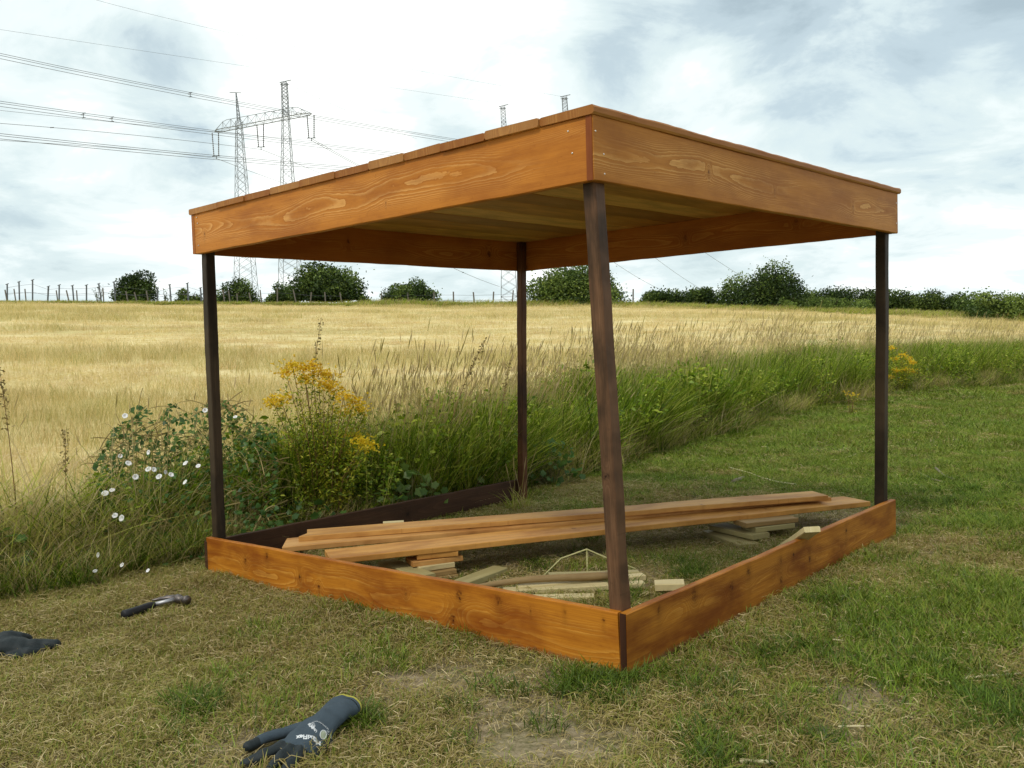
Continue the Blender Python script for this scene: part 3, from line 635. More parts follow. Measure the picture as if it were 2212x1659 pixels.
# cuff trim
rc = np.mean(CUTV, 0); cv_ = sorted(CUTV, key=lambda q: math.atan2(q[2]-rc[2], (q-rc) @ latg))
ang_ = np.array([math.atan2(q[2]-rc[2], (q-rc) @ latg) for q in cv_]); rad_ = np.array([math.hypot(q[2]-rc[2], (q-rc) @ latg) for q in cv_])
rimP = []
for k_ in range(33):
    a_ = -math.pi+2*math.pi*k_/32; r_ = np.interp(a_, ang_, rad_, period=2*math.pi); P_ = rc+latg*math.cos(a_)*r_+np.array([0, 0, 1])*math.sin(a_)*r_
    P_[2] += (float(vn(P_[0]*38, P_[1]*38, 8))-.5)*.009; rimP.append(P_)
rim = PB().add(tube(rimP, .0027, 6, cap=False)).build('cuff_trim', m_rim, None, True); setpar(rim, g2)
inn = PB().add(([p+dirg*.012 for p in rimP[:-1]], [tuple(range(32))])).build('cuff_dark_disc', m_nit, None); setpar(inn, g2)  # black disc in place of the shade inside the open cuff
def onglove(zx, zy):
    px, py = zm(zx, zy, 500, 1580, 400); d = ray(px, py); h_ = bvh2.ray_cast(Vector((0, 0, HC))-g2.location, Vector(d).normalized())
    return np.array(h_[0]+g2.location) if h_[0] is not None else g6(zx, zy, .06)
def printed(txt, size, zx, zy, dzx, dzy, mat, name='printed_text', bold=.0):
    cu = bpy.data.curves.new('txt', 'FONT'); cu.body = txt; cu.size = size; cu.offset = bold; cu.resolution_u = 3
    t = bpy.data.objects.new('txt', cu); COL.objects.link(t)
    me = evalmesh(t, name); bpy.data.objects.remove(t)
    a_ = onglove(zx, zy); b_ = onglove(zx+dzx*.5, zy+dzy*.5); d_ = b_-a_; d_[2] = 0; d_ /= np.linalg.norm(d_); n_ = np.array([-d_[1], d_[0], 0])
    co = np.array([v.co for v in me.vertices]); org = np.array(g2.location)
    W_ = a_+co[:, :1]*d_+co[:, 1:2]*n_
    out = []
    camp = Vector((0, 0, HC))
    for p_ in W_:
        hit = bvh2.ray_cast(Vector(p_-org)+Vector((0, 0, .2)), Vector((0, 0, -1)))
        out.append((hit[0]+Vector((0, 0, .0012))) if hit[0] is not None else Vector(p_-org)*1.0)
    for v, p_ in zip(me.vertices, out): v.co = p_
    import bmesh
    bm = bmesh.new(); bm.from_mesh(me); bad = [f_ for f_ in bm.faces if max(v.co.z for v in f_.verts)-min(v.co.z for v in f_.verts) > .02]
    bmesh.ops.delete(bm, geom=bad, context='FACES'); bm.to_mesh(me); bm.free()
    return link_mesh(name, me, mat, g2)
printed('MaxiFlex', .0175, 1395, 885, -220, -160, m_prt, bold=.0006)
printed('Ultimate', .0085, 1350, 745, -110, -120, m_prt, bold=.0002)
printed('EN 388', .010, 1310, 700, -70, -100, m_prt, bold=.0002)
printed('4131A', .009, 1330, 680, -50, -90, m_prt)
printed('SEAMLESS KNIT', .0065, 1500, 720, -120, -110, m_prt)
printed('MADE IN', .0065, 1520, 750, -50, -20, m_prt)
# round emblem
em = [onglove(1425+40*math.cos(a_), 795+58*math.sin(a_)) for a_ in np.linspace(0, 2*math.pi, 24, endpoint=False)]
org = np.array(g2.location); ev = []
for p_ in em+[np.mean(em, 0)]:
    hit = bvh2.ray_cast(Vector(p_-org)+Vector((0, 0, .2)), Vector((0, 0, -1))); ev.append(tuple(hit[0]+Vector((0, 0, .0016))) if hit[0] is not None else tuple(p_-org))
me = bpy.data.meshes.new('round_emblem'); me.from_pydata(ev, [], [(i, (i+1) % 24, 24) for i in range(24)]); link_mesh('round_emblem', me, m_prg, g2)
ev2 = PB().add(tube([np.array(v)+[0, 0, .0006] for v in ev[:24]+ev[:1]], .0011, 5, cap=False)).build('emblem_ring', m_prt, g2, True)
# second glove, crumpled at left edge
def g8(zx, zy, z): return G(*zm(zx, zy, 0, 1360, 500), z)
ch1 = [([g8(-160, 700, .04), g8(60, 690, .04), g8(220, 690, .035)], [.05, .052, .045], .7),
       ([g8(40, 620, .045), g8(170, 590, .045), g8(280, 620, .03)], [.028, .030, .022], .8),
       ([g8(300, 680, .035), g8(440, 660, .034), g8(570, 668, .030)], [.026, .023, .023], .95),
       ([g8(-60, 600, .06), g8(90, 575, .07), g8(200, 585, .06), g8(290, 610, .04)], [.02, .020, .020, .018], .95),
       ([g8(180, 740, .025), g8(300, 750, .025), g8(420, 735, .018)], [.028, .022, .017], .85),
       ([g8(60, 760, .02), g8(200, 790, .02), g8(300, 785, .014)], [.03, .022, .016], .8)]
def coat1(c): 
    p0 = g8(100, 690, 0)
    return ~((c[:, 0] < p0[0]-.02+(vn(c[:, 0]*50, c[:, 1]*50, 3)-.5)*.06) & (c[:, 1] < p0[1]+.03))
glove('g', g8(60, 700, 0), ch1, coat1, 'crumpled dark work glove at the left edge of the picture', smooth=4)

# ------------------------------------------------------------------ instanced ground cover
def proto_collection(name, meshes, mat, oname):
    c = bpy.data.collections.new(name)
    for me in meshes:
        me.materials.append(mat); o = bpy.data.objects.new(oname, me); c.objects.link(o)
    return c
def scatter(name, cat_label, P, rot, scl, idx, coll, kind='stuff', category=None):
    me = bpy.data.meshes.new(name); P = np.asarray(P, np.float32); me.vertices.add(len(P)); me.vertices.foreach_set('co', P.ravel())
    a = me.attributes.new('rot', 'FLOAT_VECTOR', 'POINT'); a.data.foreach_set('vector', np.asarray(rot, np.float32).ravel())
    a = me.attributes.new('scl', 'FLOAT_VECTOR', 'POINT'); a.data.foreach_set('vector', np.asarray(scl, np.float32).ravel())
    a = me.attributes.new('idx', 'INT', 'POINT'); a.data.foreach_set('value', np.asarray(idx, np.int32))
    o = bpy.data.objects.new(name, me); COL.objects.link(o)
    ng = bpy.data.node_groups.new(name, 'GeometryNodeTree')
    ng.interface.new_socket('Geometry', in_out='INPUT', socket_type='NodeSocketGeometry'); ng.interface.new_socket('Geometry', in_out='OUTPUT', socket_type='NodeSocketGeometry')
    N = ng.nodes; gi = N.new('NodeGroupInput'); go = N.new('NodeGroupOutput'); ip = N.new('GeometryNodeInstanceOnPoints'); ci = N.new('GeometryNodeCollectionInfo')
    ci.inputs['Collection'].default_value = coll; ci.inputs['Separate Children'].default_value = True; ci.inputs['Reset Children'].default_value = True
    def na(nm, dt): n_ = N.new('GeometryNodeInputNamedAttribute'); n_.data_type = dt; n_.inputs['Name'].default_value = nm; return n_.outputs['Attribute']
    lk = ng.links.new; lk(gi.outputs[0], ip.inputs['Points']); lk(ci.outputs[0], ip.inputs['Instance']); ip.inputs['Pick Instance'].default_value = True
    lk(na('idx', 'INT'), ip.inputs['Instance Index']); e2r = N.new('FunctionNodeEulerToRotation'); lk(na('rot', 'FLOAT_VECTOR'), e2r.inputs[0]); lk(e2r.outputs[0], ip.inputs['Rotation'])
    lk(na('scl', 'FLOAT_VECTOR'), ip.inputs['Scale']); lk(ip.outputs[0], go.inputs[0])
    md = o.modifiers.new('scatter', 'NODES'); md.node_group = ng
    return tag(o, cat_label, category or 'grass', kind=kind)
rng = np.random.RandomState(3)
def acc_mesh(name, parts):
    a = Acc()
    for p_ in parts: a.add(*p_)
    return a.mesh(name)
# lawn patches 0.24 m squares:  0-2 dry, 3-5 green, 6-7 sparse thatch, 8-9 lush tuft
lawn_m = []
for i in range(3): lawn_m.append(acc_mesh('grass_patch', [straws(rng, 260, .13, .02, .07, .0022, .018, .62, .98), blades(rng, 120, .13, .015, .045, .0028, .7, .7, .52, .86, square=True), blades(rng, 42, .13, .02, .04, .0026, .7, .6, .15, .5, square=True)]))
for i in range(3): lawn_m.append(acc_mesh('grass_patch', [straws(rng, 110, .13, .02, .06, .0022, .016, .62, 1.0), blades(rng, 270, .13, .022, .060, .0032, .7, .8, .10, .62, square=True)]))
for i in range(2): lawn_m.append(acc_mesh('grass_patch', [straws(rng, 120, .13, .015, .06, .0020, .008, .70, 1.0), blades(rng, 25, .13, .012, .035, .0026, .8, .7, .25, .8, square=True)]))
for i in range(2): lawn_m.append(acc_mesh('grass_patch', [blades(rng, 80, .08, .04, .10, .0042, .7, .8, .0, .36), straws(rng, 20, .08, .03, .08, .002, .02, .7, 1.)]))
cl_lawn = proto_collection('lawn_patches', lawn_m, M_GRASS, 'grass_patch')
P, Rr, Ss, Ii = [], [], [], []
bare = [(*G(*q)[:2], r) for q, r in (((1110, 1580), .20), ((1000, 1450), .18), ((1150, 1440), .10), ((860, 1500), .10), ((1230, 1640), .12), ((1890, 1510), .11), ((1830, 1590), .10), ((560, 1610), .10), ((1330, 1620), .10), ((1250, 1500), .08), ((420, 1640), .06))]
lush = [(*G(*q)[:2], r) for q, r in (((1250, 1490), .09), ((1330, 1470), .06), ((1500, 1480), .06), ((430, 1540), .05), ((1350, 1300), .08), ((2180, 1520), .16), ((1690, 1420), .1), ((1800, 1300), .1), ((2150, 1050), .3), ((2050, 1085), .2), ((1560, 1640), .06), ((1330, 1500), .06), ((760, 1570), .04), ((2200, 1600), .15), ((1480, 1250), .08))]
def inview(x, y, m=1.2): return (np.abs(x) < .60*y+m)
def lawn_band(y0, y1, step, s):
    ys = np.arange(y0, y1, step); pts = []
    for y in ys:
        xs = np.arange(-.62*y-1.2, .62*y+1.2, step); pts.append(np.stack([xs, np.full_like(xs, y)], 1))
    p = np.concatenate(pts); p += rng.uniform(-.5, .5, p.shape)*step
    u, v = uv(p[:, 0], p[:, 1]); p = p[u < UE(v)+.35]; return p, np.full(len(p), s)
bands = [lawn_band(1.5, 4.8, .085, .95), lawn_band(4.8, 8, .12, 1.15), lawn_band(8, 13, .2, 1.6), lawn_band(13, 30, .36, 2.3)]
p = np.concatenate([b[0] for b in bands]); s = np.concatenate([b[1] for b in bands])
x, y = p.T; u, v = uv(x, y)
gn = .55*vn(x*1.3, y*1.3, 11)+.45*vn(x*4.3, y*4.3, 12) + np.clip((y-5.3)*.13, -.12, .55)+np.clip((x-.6)*.12, -.20, .18) + .12*np.exp(-((u-UE(v))/.25)**2)
gn = gn-.30*np.exp(-(((x-.6)/.9)**2+((y-6.6)/.5)**2)) 
idx = np.where(gn > .57, 3+rng.randint(0, 3, len(x)), rng.randint(0, 3, len(x)))
mixm = rng.rand(len(x)) < .25; idx = np.where(mixm & (x > -1), rng.randint(0, 6, len(x)), idx)
sparse = vn(x*2.2, y*2.2, 14)+vn(x*7, y*7, 15)*.4
bmask = np.zeros(len(x))
for bx, by, br in bare: bmask = np.maximum(bmask, np.exp(-(((x-bx)/br)**2+((y-by)/(br*1.3))**2)))
bmask = bmask*(.6+.8*vn(x*9, y*9, 40))
keep = ~((bmask > .42) & (rng.rand(len(x)) < .62))
idx = np.where((bmask > .3) | ((sparse < .38) & (y < 5)), 6+rng.randint(0, 2, len(x)), idx)
inside = (u > -.69*.34+.724*2.73+.1)
keep &= ~((y < 6) & (rng.rand(len(x)) < .08))
flat = np.zeros(len(x), bool)
for (ax_, ay_, bx_, by_, w_) in ((-1.70, 3.76, -1.45, 4.0, .07), (-.50, 2.60, -.66, 2.40, .10), (-2.1, 3.42, -1.8, 3.36, .11), (-1.0, 4.1, 2.0, 5.1, .28), (-.2, 3.9, .6, 3.95, .22), (.1, 3.75, .5, 3.75, .1), (-.45, 4.3, -.1, 4.2, .12), (1.0, 4.7, 1.5, 4.8, .15)):
    dx_, dy_ = bx_-ax_, by_-ay_; tt = np.clip(((x-ax_)*dx_+(y-ay_)*dy_)/(dx_*dx_+dy_*dy_), 0, 1)
    flat |= np.hypot(x-ax_-tt*dx_, y-ay_-tt*dy_) < w_
idx = np.where(flat, 6+rng.randint(0, 2, len(x)), idx)
p = p[keep]; s = s[keep]; idx = idx[keep]
lt = []
for bx, by, br in lush:
    n_ = int(11*max(1, (br/.1)**1.6)); q = rng.normal(0, 1, (n_, 2))*[br*.75, br]; q += [bx, by]; lt.append(q)
q = np.stack([rng.uniform(-2.6, 3.2, 240), rng.uniform(1.8, 7, 240)], 1); q = q[(vn(q[:, 0]*1.3, q[:, 1]*1.3, 11) > .5)]; lt.append(q)
lt = np.concatenate(lt); p = np.concatenate([p, lt]); s = np.concatenate([s, np.full(len(lt), .75)]); idx = np.concatenate([idx, 8+rng.randint(0, 2, len(lt))])
Z = terrain(p[:, 0], p[:, 1]); n_ = len(p)
hs = rng.uniform(.55, 1.05, n_)*np.where(idx >= 8, 1, np.clip(1.2-.0*s, .8, 1.2))
scatter('lawn_grass', 'short patchy half dried lawn grass with straw thatch', np.c_[p, Z-.002], np.c_[rng.normal(0, .06, n_), rng.normal(0, .06, n_), rng.uniform(0, 6.28, n_)], np.c_[s, s, hs*np.where(s > 1, s*.75, s)], idx, cl_lawn)
# meadow strip
def stalks(rng, n, rad, hmin, hmax, bias, tl=.7, th=1.0):
    a = rng.uniform(0, 6.28, n); r = rad*np.sqrt(rng.rand(n)); h = rng.uniform(hmin, hmax, n); K = 6; k = np.linspace(0, 1, K)
    d = np.array(bias)+rng.normal(0, .10, (n, 2)); cu = rng.uniform(.05, .35, n)
    C = np.zeros((n, K, 3)); C[..., :2] = np.stack([r*np.cos(a), r*np.sin(a)], 1)[:, None]+d[:, None]*k[None, :, None]*h[:, None, None]*(1+cu[:, None, None]*k[None, :, None]**2); C[..., 2] = k*h[:, None]*(1-.1*cu[:, None]*k)
    S1 = np.tile([[.8, .6, 0.]], (n, 1)); S2 = np.tile([[-.6, .8, 0.]], (n, 1)); t = rng.uniform(tl, th, n)
    Wd = np.full((n, K), .0012)
    out = [ribbons(C, S1, Wd, t)]
    # seed head along the last stretch
    hd = C[:, -1]-C[:, -2]; hl = rng.uniform(.06, .13, n); hd /= np.linalg.norm(hd, axis=1, keepdims=True)
    kk = np.linspace(0, 1, 5); Hc = C[:, -1][:, None]+hd[:, None]*kk[None, :, None]*hl[:, None, None]; Wh = np.array([.002, .004, .0045, .003, .001])[None]*rng.uniform(.7, 1.2, n)[:, None]
    th_ = rng.uniform(.74, .96, n)
    out += [ribbons(Hc, S1, Wh, th_), ribbons(Hc, S2, Wh, th_)]
    return out
mead = []
for i in range(4): mead.append(acc_mesh('meadow_clump', [blades(rng, 48, .14, .40, .86, .0095, .32, .62, .03, .64, bias=(.03, 0), K=6), blades(rng, 14, .14, .3, .7, .005, .4, .5, .7, 1., K=5)]))   # 0-3 green
for i in range(3): mead.append(acc_mesh('meadow_clump', [blades(rng, 18, .14, .35, .7, .006, .35, .6, .2, .75, bias=(.1, 0), K=5)]+stalks(rng, 9, .16, .75, 1.18, (.22, -.02))))   # 4-6 stalks
for i in range(3): mead.append(acc_mesh('meadow_clump', [blades(rng, 60, .16, .12, .42, .005, .9, .8, .62, 1., K=5), blades(rng, 9, .16, .12, .38, .006, .8, .8, .1, .6, K=5)]))  # 7-9 low dry tangle
for i in range(2): mead.append(acc_mesh('meadow_clump', [blades(rng, 40, .14, .15, .40, .009, .8, .9, .0, .4, K=5), blades(rng, 12, .14, .2, .5, .004, .7, .6, .7, 1, K=5)]))  # 10-11 low green
def weed_clump(rng, nst, h, nl, ls, tl, th):
    acc = Acc()
    for _ in range(nst):
        b0 = np.array([rng.uniform(-.12, .12), rng.uniform(-.12, .12), 0]); e_ = b0+[rng.normal(.05, .12), rng.normal(0, .12), h*rng.uniform(.6, 1.05)]
        k = np.linspace(0, 1, 5)[:, None]; C_ = (b0+(e_-b0)*k)[None]; acc.add(*ribbons(C_, np.array([[.9, .4, 0.]]), np.full((1, 5), .002), np.array([.7])))
        f = rng.uniform(.1, 1, nl)[:, None]; P_ = b0+(e_-b0)*f+rng.normal(0, .035, (nl, 3))
        d = rng.normal(0, 1, (nl, 3)); d[:, 2] = d[:, 2]*.5+.3; d /= np.linalg.norm(d, axis=1, keepdims=True); sd_ = np.cross(d, rng.normal(0, 1, (nl, 3))); sd_ /= np.linalg.norm(sd_, axis=1, keepdims=True)
        L = ls*rng.uniform(.6, 1.4, nl); kk = np.linspace(0, 1, 4)[None, :, None]; Cc = P_[:, None]+d[:, None]*kk*L[:, None, None]; Cc[:, 3, 2] -= .2*L
        acc.add(*ribbons(Cc, sd_, L[:, None]*np.array([[.05, .22, .18, .02]]), rng.uniform(tl, th, nl)))
    return acc.mesh('meadow_clump')
for i_ in range(3): mead.append(weed_clump(rng, 7, .72, 34, .045, .1, .62))
cl_m = proto_collection('meadow_clumps', mead, M_MEADOW, 'meadow_clump')
pts, sc_, ii = [], [], []
def strip(n, v0, v1, d0, d1, choice, smin, smax, wfun=None):
    v = rng.uniform(v0, v1, n); d = rng.uniform(d0, d1, n)*(1 if wfun is None else wfun(v)); u = UE(v)+d+(vn(v*1.5, d*0, 21)-.5)*.15
    x = -.69*u+.724*v; y = .724*u+.69*v; pts.append(np.c_[x, y]); sc_.append(rng.uniform(smin, smax, n)*(.85+.3*vn(v*1.3, u*1.3, 22))); ii.append(np.array(choice)[rng.randint(0, len(choice), n)])
wf = lambda v: np.interp(v, [-3, 2, 5, 9, 20], [.9, 1.0, 1.1, 1.5, 1.9])
strip(1500, 1.9, 9, .12, 1.1, [0, 1, 2, 3], .75, 1.05, wf)
strip(1500, 9, 27, .15, 1.15, [0, 1, 2, 3], .75, 1.0, wf)
strip(330, 1.6, 9, .35, 1.25, [4, 5, 6], .8, 1.05, wf)
strip(380, 9, 27, .3, 1.3, [4, 5, 6], .75, 1.0, wf)
strip(500, 1.6, 9, -.05, .45, [7, 8, 9, 10, 11], .7, 1.1)
strip(650, 9, 27, -.05, .5, [7, 8, 9, 10, 11], .6, 1.0)
strip(260, -2.6, 2.1, .0, .35, [10, 11, 7], .8, 1.2)
strip(420, -2.6, 1.1, .3, 1.1, [7, 8, 9], .9, 1.4)
strip(300, 1.0, 2.3, .1, .8, [10, 11, 7, 8], .8, 1.25)
strip(300, -2.6, 1.9, .25, 1.3, [7, 8, 9], .9, 1.6)
strip(130, -2.6, 1.2, .3, 1.5, [4, 5, 6], .6, .95)
strip(160, -2.6, 1.4, .1, 1.2, [7, 8, 9], 1.3, 1.9)
strip(90, -.6, 1.9, .05, .6, [0, 1, 2, 3, 10, 11], .4, .6)
strip(220, 2.6, 9, .05, 1.0, [12, 13, 14], .7, 1.15, wf)
strip(170, 9, 24, .0, .8, [12, 13, 14], .6, 1.0, wf)
strip(60, -2.0, 2.6, .1, .9, [12, 13, 14], .5, .8)
p = np.concatenate(pts); s = np.concatenate(sc_); idx = np.concatenate(ii)
u, v = uv(p[:, 0], p[:, 1]); du = u-UE(v)
tall = idx <= 6
k_ = inview(p[:, 0], p[:, 1], 1.5) & (p[:, 1] > 1)
k_ &= ~(tall & (v > 1.15) & (v < 2.85) & (rng.rand(len(p)) < np.where(du > .55, .55, .95)))
s = np.where(tall & (v < 2.85), s*.8, s)                    # bindweed corner: hardly any tall grass
k_ &= ~(tall & (v > 2.3) & (v < 3.55) & (du < .55))                      # room for the yellow plant
k_ &= ~((idx >= 4) & (idx <= 6) & (v < 3.6) & (rng.rand(len(p)) < .5))
k_ &= ~((v > 1.0) & (v < 3.0) & (du < .25) & (rng.rand(len(p)) < .5))
k_ &= ~((v > 1.6) & (v < 5.0) & (du < .12))
low = (v < 3.6) & (du < .5); s = np.where(low, s*.62, s)
s = np.where((v > 3.4) & (v < 5.3) & (du < .3), s*.8, s)
p, s, idx = p[k_], s[k_], idx[k_]; n_ = len(p)
scatter('meadow_grass', 'tall green meadow grass with dry seed heads along the field edge', np.c_[p, terrain(p[:, 0], p[:, 1])-.01], np.c_[rng.normal(0, .14, n_), rng.normal(.02, .14, n_), rng.uniform(-1.3, 1.3, n_)+np.where(idx > 6, rng.uniform(0, 6, n_), 0)], np.c_[s, s, s], idx, cl_m)
# stubble field
stub = []
for i in range(3): stub.append(acc_mesh('stubble_patch', [blades(rng, 170, .5, .05, .16, .007, .25, .15, .25, 1., K=3, square=True, tip=.8), straws(rng, 130, .5, .08, .3, .006, .04, .45, 1.)]))
for i in range(2): stub.append(acc_mesh('stubble_patch', [blades(rng, 210, .5, .14, .36, .006, .3, .4, .0, .75, K=4, square=True)]))
cl_s = proto_collection('stubble_patches', stub, M_STRAW, 'stubble_patch')
pp_, ss_ = [], []
for y0, y1, st, sc in ((3.5, 12, .42, .75), (12, 24, .75, 1.1), (24, 61, 1.25, 1.5)):
    ys = np.arange(y0, y1, st)
    for y in ys:
        xs = np.arange(-.64*y-1, .64*y+1, st); q = np.stack([xs, np.full_like(xs, y)], 1)+rng.uniform(-.5, .5, (len(xs), 2))*st; pp_.append(q); ss_.append(np.full(len(xs), sc))
p = np.concatenate(pp_); s = np.concatenate(ss_); u, v = uv(p[:, 0], p[:, 1]); k_ = u > UE(v)+.75; p, s = p[k_], s[k_]; n_ = len(p)
row = vn(p[:, 0]*.05, p[:, 1]*.33, 31)*.7+vn(p[:, 0]*.3, p[:, 1]*.9, 32)*.3
idx = np.where(row > .57, 3+rng.randint(0, 2, n_), rng.randint(0, 3, n_))
hs = np.where(row < .36, .55, .9)*rng.uniform(.8, 1.2, n_)
scatter('stubble', 'golden cut straw stubble and dry weeds covering the field', np.c_[p, terrain(p[:, 0], p[:, 1])], np.c_[np.zeros(n_), np.zeros(n_), rng.uniform(0, 6.28, n_)], np.c_[s, s, hs*np.minimum(s, 1.)], idx, cl_s, category='stubble')
# verge at the crest
verge = []
for i in range(3): verge.append(acc_mesh('verge_clump', [blades(rng, 130, .7, .35, .95, .022, .35, .5, .45, 1., K=4, bias=(.1, 0)), blades(rng, 70, .7, .25, .7, .03, .4, .6, .1, .55, K=4)]))
cl_v = proto_collection('verge_clumps', verge, M_MEADOW, 'verge_clump')
n_ = 2300; x = rng.uniform(-42, 46, n_); y = rng.uniform(59.6, 67, n_)+rng.normal(0, .2, n_)
px_ = x/y*1910+1106
hh = np.interp(px_, [0, 700, 850, 1130, 1400, 1560, 1750, 2212], [.35, .45, .75, .6, .6, .5, .55, .75])
y = np.where((px_ > 1400) & (rng.rand(n_) < .5), y-rng.uniform(0, 3.0, n_)*np.clip((px_-1400)/600, 0, 1), y)
s = hh*rng.uniform(.6, 1.15, n_)
scatter('verge_grass', 'tall dry grass verge along the far edge of the field', np.c_[x, y, terrain(x, y)-.02], np.c_[np.zeros(n_), np.zeros(n_), rng.uniform(-.7, .7, n_)], np.c_[np.full(n_, 1.), np.full(n_, 1.), s], rng.randint(0, 3, n_), cl_v)

# ------------------------------------------------------------------ bushes and trees on the skyline
m_bark, nt = newmat('bark'); principled(nt, nt.ramp(nt.noise(None, 30, 4), [(.3, (.04, .03, .02)), (.7, (.16, .12, .08))]), .9, .1)
def leaf_cards(rng, C, size, t, asp=1.6, up=.3):
    n = len(C); d = rng.normal(0, 1, (n, 3)); d[:, 2] = d[:, 2]*.6+up; d /= np.linalg.norm(d, axis=1, keepdims=True)
    s = np.cross(d, rng.normal(0, 1, (n, 3))); s /= np.linalg.norm(s, axis=1, keepdims=True)
    L = size*rng.uniform(.6, 1.3, n)
    V = np.stack([C, C+d*(L*.5)[:, None]+s*(L/asp*.5)[:, None], C+d*L[:, None], C+d*(L*.5)[:, None]-s*(L/asp*.5)[:, None]], 1)
    return V.reshape(-1, 3), np.arange(n*4).reshape(-1, 4), np.repeat(t, 4)
def crown(rng, rx, ry, rz, n, size, lobes=26, low=0., spike=.15, flat=False):
    """leaves on the surfaces of many lobes inside a dome"""
    th = rng.uniform(0, 2*np.pi, lobes); ph = np.arccos(rng.uniform(-.15, 1, lobes)); rr = rng.uniform(.45, .92, lobes)
    rr = rr*.86; lr = rng.uniform(.20, .36, lobes)*min(rx, rz)*1.15
    LC = np.stack([np.sin(ph)*np.cos(th)*rr*rx, np.sin(ph)*np.sin(th)*rr*ry, np.cos(ph)*rr*rz], 1)
    LC = np.concatenate([LC, np.stack([np.linspace(-.6, .6, 8)*rx, rng.uniform(-.4, .4, 8)*ry, rng.uniform(.1, .3, 8)*rz], 1)]); lr = np.concatenate([lr, np.full(8, .34*min(rx, rz))]); lobes = lobes+8
    if flat: lobes = len(lr)-8; LC = np.stack([rng.uniform(-rx, rx, lobes), rng.uniform(-ry, ry, lobes), rng.uniform(0, .75, lobes)*rz], 1); lr = rng.uniform(.28, .46, lobes)*rz
    lt = rng.uniform(.05, .85, lobes)
    w = lr**2; li = rng.choice(lobes, n, p=w/w.sum())
    d = rng.normal(0, 1, (n, 3)); d /= np.linalg.norm(d, axis=1, keepdims=True)
    rad = lr[li]*rng.uniform(.55, 1.08, n)
    C = LC[li]+d*rad[:, None]*[1, 1, .85]
    ns = int(n*spike); C[:ns] += d[:ns]*(lr[li[:ns]]*rng.exponential(.16, ns))[:, None]*[1, .6, 1]
    C[:, 2] = np.maximum(C[:, 2], low+rng.uniform(0, .15, n))
    t = np.clip(lt[li]+.28*d[:, 2]*0+rng.normal(0, .16, n), 0, 1)
    return leaf_cards(rng, C, size, t)
def bush(name, cat, pl, pr, ptop, yd, label, seed, n=7000, size=.16, tree=False, depth=None, lobes=26, group='bushes on the skyline', tone=0., spike=.15, vtop=None):
    rng = np.random.RandomState(seed); cxp = (pl+pr)/2; c = aty(cxp, 660, yd); zg = T(c[0], yd)
    rx = (pr-pl)/2*yd/FPX; top = aty(cxp, ptop, yd)[2]-zg
    root = empty(name, (c[0], yd, zg)); tag(root, label, cat, group)
    V, Q, t = crown(rng, rx*1.12, (depth or rx*.8), top*1.22 if not tree else top*.84, int(n*2.4), size*1.02, lobes, spike=spike)
    if tree: V[:, 2] += top*.17
    t = np.clip(t+tone, 0, 1)
    link_mesh('crown', mesh_np('crown', V, Q, attrs={'t': t}), M_CROWN, root)
    pb = PB()
    for k in range(3 if tree else 5):
        a_ = rng.uniform(0, 6.28); sp_ = rx*(.35 if tree else .55)
        e_ = np.array([math.cos(a_)*sp_, math.sin(a_)*sp_*.6, top*rng.uniform(.55, .8)])
        pb.add(tube([(0, 0, -.1), (e_[0]*.15, e_[1]*.15, top*.22), e_*.6, e_], [.10, .08, .05, .02] if tree else [.07, .055, .04, .015], 7))
    pb.build('trunk', m_bark, root, True)
    return root
bush('shrub', 'bush', 240, 343, 590, 64, 'round dark bush standing behind the tall posts near the left edge', 1, 5200, tree=False, lobes=22)
bush('shrub', 'bush', 376, 440, 614, 66, 'low sparse bush just left of the left post', 2, 1800, lobes=16, tone=.1)
bush('shrub', 'bush', 460, 558, 600, 66, 'wide dark bush below the legs of the left pylon', 3, 4600, lobes=26)
bush('shrub', 'bush', 576, 645, 604, 67, 'smaller paler bush pressed against the left of the tall tree', 4, 3000, lobes=20, tone=.15)
bush('leafy_tree', 'tree', 628, 784, 562, 64, 'tall leafy tree whose top reaches the roof edge left of the middle', 5, 9500, size=.19, tree=True, lobes=44, group=None)
bush('shrub', 'bush', 768, 802, 637, 63, 'tiny bush at the right foot of the tall tree', 6, 700, lobes=10)
bush('shrub', 'bush', 826, 940, 590, 63, 'arching bush standing alone left of the back post', 7, 5200, lobes=28)
bush('shrub', 'bush', 1138, 1346, 572, 62, 'big light green bush behind the near post', 8, 14000, lobes=52, tone=.22, size=.17)
bush('shrub', 'bush', 1560, 1740, 557, 64, 'largest dome shaped dark bush between the near and right posts', 9, 13000, lobes=48, tone=-.02, size=.16)
def hedge(pl, pr, ptl, ptr, yd, label, seed, n, tone=0., size=.17, bumps=()):
    rng = np.random.RandomState(seed); a = aty(pl, 660, yd); b = aty(pr, 660, yd); c = (a+b)/2; zg = T(c[0], yd); root = empty('hedge', (c[0], yd, zg)); tag(root, label, 'hedge', None)
    acc = Acc(); W_ = (b-a)[0]; m = max(6, int(W_/1.0))
    for k in range(m):
        f = (k+.5)/m; xc = a[0]+W_*f; zt_ = aty(pl+(pr-pl)*f, ptl+(ptr-ptl)*f, yd)[2]; zb = T(xc, yd); h = (zt_-zb)*rng.uniform(.86, 1.08)
        V, Q, t = crown(rng, .75, 1.0, h*1.12, int(n/m*2.6), size*1.0, 11, spike=.15, flat=True)
        V += [xc-c[0], rng.uniform(-.4, .4), zb-zg]; acc.add(V, Q, np.clip(t+tone+rng.uniform(-.08, .08), 0, 1))
    link_mesh('crown', acc.mesh('crown'), M_CROWN, root)
    pb = PB()
    for k in range(m): 
        xc = (k+.5)/m*W_-W_/2; zb = T(c[0]+xc, yd)-zg; pb.add(tube([(xc, 0, zb-.1), (xc+.1, .1, zb+.5), (xc+.3, 0, zb+1.)], [.05, .04, .02], 6)); pb.build('trunk', m_bark, root, True); pb = PB()
    return root
